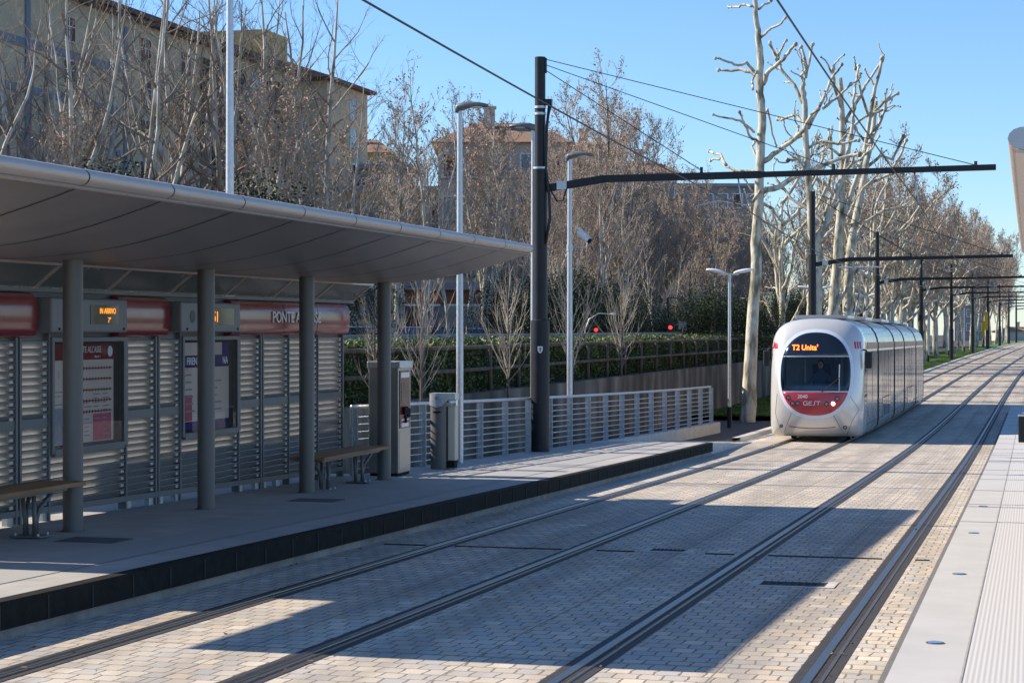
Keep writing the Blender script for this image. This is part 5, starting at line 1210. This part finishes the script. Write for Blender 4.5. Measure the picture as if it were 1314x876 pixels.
# plain bay with shuttered windows
for zc in (3.2, 6.1, 9.0, 11.9, 14.8, 17.7, 20.5):
    window(bb, o_, 124.6, 126.3, BA-.01, zc, zc+1.7, M_shut)
    window(bb, o_, 131.3, 133.0, BA-.01, zc, zc+1.7, M_pane if zc < 14 else M_shut)
    if zc < 12 or zc > 16: window(bb, o_, 113.5, 115, BA-.01, zc, zc+1.5, M_shut)
    if zc in (6.1, 11.9): window(bb, o_, 102.5, 104, BA-.01, zc, zc+1.5, M_shut)
    # flat dark panels painting the shade of loggias, with projecting balconies
    for s0_, s1_ in ((134.8, 138.8), (140.2, 143.6), (147.4, 152.2)):
        m = MB(); bbox(m, o_, s0_, s1_, BA-.02, BA+.04, zc-.7, zc+1.75); lg = m.build('loggia_shade', M_dkrec, bb)
        m = MB(); bbox(m, o_, s0_-.2, s1_+.2, BA-1.3, BA-.03, zc-.9, zc-.72); m.build('balcony_slab', M_grey, bb)
        m = MB(); bbox(m, o_, s0_-.2, s1_+.2, BA-1.3, BA-1.22, zc-.72, zc+.2); m.build('balcony_front', M_shut if s0_ != 140.2 else M_grey, bb)
    window(bb, o_, 144.8, 146.4, BA-.01, zc, zc+1.6, M_pane)
# projecting right hand tower
m = MB(); bbox(m, o_, 156.05, 166.5, BA-2.2, BA+8, -.5, 23.0); m.build('tower_wall', M_ochre, bb)
m = MB(); bbox(m, o_, 155.6, 167.1, BA-2.9, BA+8.5, 23.0, 23.3); m.build('tower_eaves', M_shut, bb)
m = MB(); m.loft([[(-(BA+2.9-.0)-o_.x+5.8, s-o_.y, 23.3-o_.z), (-(BA+8.5)-o_.x, s-o_.y, 23.3-o_.z), (-(BA+3.5)-o_.x, s-o_.y, 25.4-o_.z)] for s in (155.6, 167.1)]); m.build('tower_roof', M_terra, bb)
m = MB(); bbox(m, o_, 150, 155, BA+1, BA+8, zt_+.3, zt_+3.2); m.build('roof_house', M_ochre2, bb)
for zc in (3.2, 6.1, 9.0, 11.9, 14.8, 17.7, 20.3): window(bb, o_, 161.8, 163.4, BA-2.21, zc, zc+1.8, M_pane)

# generic frontal block facing the viewer
def block(px0, px1, ytop, Z, depth, wallm, roofm, label, roof='hip', rise=2.0, floors=5, cols=4, name='house', shutm=M_shut, zb=None, eave=.5):
    p0 = W(px0, ytop, Z); p1 = W(px1, ytop, Z); wd = (p1-p0).length; c = (p0+p1)/2; zb = terr(c.y)-.5 if zb is None else zb; H = p0.z-zb
    r = empty(name, (c.x, c.y, zb), TH); tag(r, label, 'building'); h = wd/2
    MB().box(-h, h, 0, depth, 0, H).build('wall', wallm, r)
    if roof == 'hip':
        m = MB(); e = eave; m.hexa([(-h-e, -e, H), (h+e, -e, H), (h+e, depth+e, H), (-h-e, depth+e, H), (-h*.45, depth*.45, H+rise), (h*.45, depth*.45, H+rise), (h*.45, depth*.55, H+rise), (-h*.45, depth*.55, H+rise)]); ro_ = m.build('roof', roofm, r)
        m = MB(); m.box(-h*.3, -h*.3+.8, depth*.3, depth*.3+.8, H+rise*.4, H+rise+.9); m.box(-h*.3-.1, -h*.3+.9, depth*.3-.1, depth*.3+.9, H+rise+.9, H+rise+1.05); m.build('chimney', M_beige, ro_)
    else:
        MB().box(-h-.4, h+.4, -.5, depth+.4, H, H+.4).build('roof', roofm, r)
    fh = 3.0
    for f in range(floors):
        z = H-2.4-f*fh
        if z < 1: break
        for c_ in range(cols):
            x = -h+(c_+.5)*wd/cols
            m = MB(); m.box(x-.62, x+.62, -.04, .05, z-.1, z+1.65); w_ = m.build('window', M_white, r)
            m = MB(); m.box(x-.5, x+.5, -.05, -.041, z, z+1.55); m.build('pane', shutm if (f*7+c_*3) % 4 == 0 else M_pane, w_)
            m = MB(); m.box(x-.8, x+.8, -.14, -.03, z-.2, z-.1); m.build('sill', M_grey, w_)
    return r
block(425, 500, 196, 190, 12, M_ochre2, M_terra, 'yellow house with terracotta roof right of the ochre block', rise=1.8, cols=4)
block(462, 524, 217, 172, 9, M_grey, M_grey, 'small grey flat topped house beside the yellow house', 'flat', cols=3)
b = block(440, 604, 246, 150, 8, M_ochre2, M_grey, 'low wide yellow building with a flat grey roof slab and long balcony', 'flat', cols=6, floors=4)
m = MB(); m.box(-4.5, 1.5, -1.4, -.06, 7.2, 7.4); m.box(-4.5, 1.5, -1.4, -1.3, 7.4, 8.2); m.build('balcony', M_beige, b)
block(562, 728, 183, 138, 11, M_beige, M_terra, 'tall beige house with terracotta hip roof behind the first lamp post', rise=1.9, cols=5)
block(716, 800, 196, 170, 14, M_beige, M_terra, 'beige house with sloping terracotta roof right of the black mast', rise=1.5, cols=4)
block(790, 868, 222, 190, 12, M_ochre, M_terra, 'ochre house with brown roof hidden behind brown trees', rise=1.6, cols=4)
block(862, 975, 240, 230, 14, M_grey, M_grey, 'grey flat roofed block beyond the brown trees left of the plane tree', 'flat', cols=6)
block(440, 600, 352, 118, 8, M_beige, M_grey, 'low beige building at street level seen under the canopy end', 'flat', cols=6, floors=2)
block(520, 640, 372, 104, 5, pm('brick_orange', (.30, .13, .07), .9, var=.2, scale=4), M_grey, 'low brick red shopfront across the street behind first lamp post', 'flat', cols=5, floors=1)
block(790, 830, 330, 150, 8, M_ochre2, M_terra, 'narrow yellow house glimpsed at the end of the hedge trees', cols=2, floors=3)
block(1290, 1345, 425, 420, 12, M_beige, M_terra, 'distant low house beyond the end of the tracks', cols=3, floors=2, rise=1)
block(1225, 1262, 392, 420, 10, M_grey, M_grey, 'distant grey block seen between verge tree trunks', 'flat', cols=3, floors=3)
MBd = None

# parked cars across the street
M_tyre = pm('tyre', (.02, .02, .02), .9); M_cgl = pm('car_glass', (.03, .035, .04), .05, coat=1)
def car(col, label, x, y, z, rz):
    r = empty('parked_car', (x, y, z), rz); tag(r, label, 'car', 'cars parked across the street')
    pm_ = pm('car_paint_'+label.split()[0], col, .25, .2, var=.03, coat=1)
    low_ = [(-2.05, .35), (-2.08, .62), (-1.95, .86), (-1.0, .93), (1.3, .95), (1.98, .86), (2.05, .6), (2.03, .35)]
    m = MB(); L_ = []
    for xx, k in ((-.83, .93), (-.80, 1), (.80, 1), (.83, .93)): L_.append([(xx, yy*(1 if k == 1 else .985), .62+(zz-.62)*k) for yy, zz in low_])
    m.loft(L_); m.build('body', pm_, r, auto=40, bevel=.03)
    cabp = [(-1.25, .92), (-.55, 1.42), (.75, 1.46), (1.65, .94)]
    m = MB(); m.loft([[(xx*(1 if i in (0, 3) else .86), yy, zz) for i, (yy, zz) in enumerate(cabp)] for xx in (-.76, .76)]); m.build('windows', M_cgl, r, auto=30)
    m = MB(); m.box(-.64, .64, -.5, .72, 1.425, 1.48); m.build('roof', pm_, r, bevel=.025)
    for sx in (-1, 1):
        for yy in (-1.3, 1.3):
            m = MB(); m.tube([(sx*.66, yy, .32), (sx*.85, yy, .32)], .32, 18); w_ = m.build('wheel', M_tyre, r); m = MB(); m.tube([(sx*.85, yy, .32), (sx*.862, yy, .32)], .19, 14); m.build('rim', M_galv, w_)
    m = MB(); m.box(-.72, -.5, -2.1, -2.04, .6, .72); m.build('headlight', M_white, r); m = MB(); m.box(.5, .72, -2.1, -2.04, .6, .72); m.build('headlight', M_white, r)
cs = [((.7, .7, .7), 'white parked car across the street behind the ticket machine', 468), ((.65, .66, .68), 'silver parked car across the street left of the first lamp post', 530), ((.03, .04, .07), 'navy parked car behind first lamp post', 575), ((.72, .72, .7), 'cream parked car between first lamp post and sapling', 612),
      ((.6, .6, .62), 'grey parked car just left of black mast', 662), ((.04, .04, .045), 'black parked car behind the camera lamp post', 735), ((.05, .12, .3), 'blue parked car beyond the hedge near the traffic light', 790), ((.68, .68, .7), 'pale parked car at the far end of the hedge', 880)]
for c_, lb, px in cs:
    a = 27; s = s_of(px, a); car(c_, lb, -a, s, terr(s)+.03, 0)
# traffic lights and a street sign beyond the hedge
M_rl = emit('red_light', (1, .03, .02), 2)
for px, py, lb in ((767, 423, 'lit red traffic light beside a blue sign over the hedge'), (862, 420, 'lit red traffic light beside the small white sign over the hedge')):
    p = W(px, py, 78); t = empty('traffic_light', (p.x, p.y, terr(p.y))); tag(t, lb, 'traffic light', 'traffic lights beyond the hedge'); h = p.z-terr(p.y)
    MB().cyl(0, 0, 0, h+.35, .05, n=10).build('pole', M_mast, t); MB().box(-.14, .14, -.3, -.06, h-.55, h+.2).build('housing', M_mast, t, bevel=.03)
    MB().tube([(0, -.30, h), (0, -.33, h)], .075, 16).build('red_lens', M_rl, t); MB().tube([(0, -.30, h-.27), (0, -.32, h-.27)], .08, 14).build('dark_lens', M_black, t)
p = W(770, 415, 80); sg_ = empty('street_sign', (p.x, p.y, terr(p.y)), TH); tag(sg_, 'blue street sign panel above the hedge next to red light', 'sign'); h = p.z-terr(p.y)
MB().cyl(0, 0, 0, h+.3, .03, n=8).build('pole', M_galv, sg_); MB().box(-.5, .3, -.06, -.035, h-.22, h+.22).build('panel', pm('sign_blue', (.03, .09, .28), .4), sg_)
p = W(876, 417, 80); sg_ = empty('street_sign', (p.x, p.y, terr(p.y)), TH); tag(sg_, 'small white square sign above the hedge', 'sign'); h = p.z-terr(p.y)
MB().cyl(0, 0, 0, h+.2, .03, n=8).build('pole', M_galv, sg_); MB().box(-.17, .17, -.06, -.035, h-.17, h+.17).build('panel', M_white, sg_)
p = W(857, 382, 84); dl_ = empty('street_lamp', (p.x, p.y, terr(p.y)), TH); tag(dl_, 'thin dark street lamp with a short arm beyond the hedge', 'street lamp'); h = p.z-terr(p.y)
MB().cyl(0, 0, 0, h, .05, n=10).build('pole', M_mast, dl_); MB().bar((0, 0, h), (.4, 0, h), .06, .05).build('lamp_head', M_mast, dl_)
p = W(772, 402, 70); dl_ = empty('street_lamp', (p.x-.1, p.y, terr(p.y)), TH); tag(dl_, 'pale curved arm street lamp among the saplings beyond the hedge', 'street lamp'); h = p.z-terr(p.y)
MB().tube([(-.5, 0, 0), (-.5, 0, h-.6), (-.35, 0, h-.2), (0, 0, h), (.45, 0, h-.02)], .018, 8).build('pole', M_galv, dl_, smooth=True); MB().ell((.5, 0, h-.02), (.12, .05, .03)).build('lamp_head', M_cam, dl_, smooth=True)
# yellow posts far on the verge
M_yel = pm('yellow_paint', (.75, .45, .03), .5)
for s, a, h0, h1, lb in ((238, 9.0, 1.2, 3.2, 'yellow marker post standing on the distant verge'), (222, 7.9, 2.2, 4.2, 'yellow panel fixed high beside a distant black mast')):
    y_ = empty('yellow_post', (PX(a, s), s, zg(s))); tag(y_, lb, 'post'); MB().cyl(0, 0, 0, h1, .08, n=8).build('pole', M_mast, y_); MB().box(-.2, .2, -.2, -.09, h0, h1).build('panel', M_yel, y_)
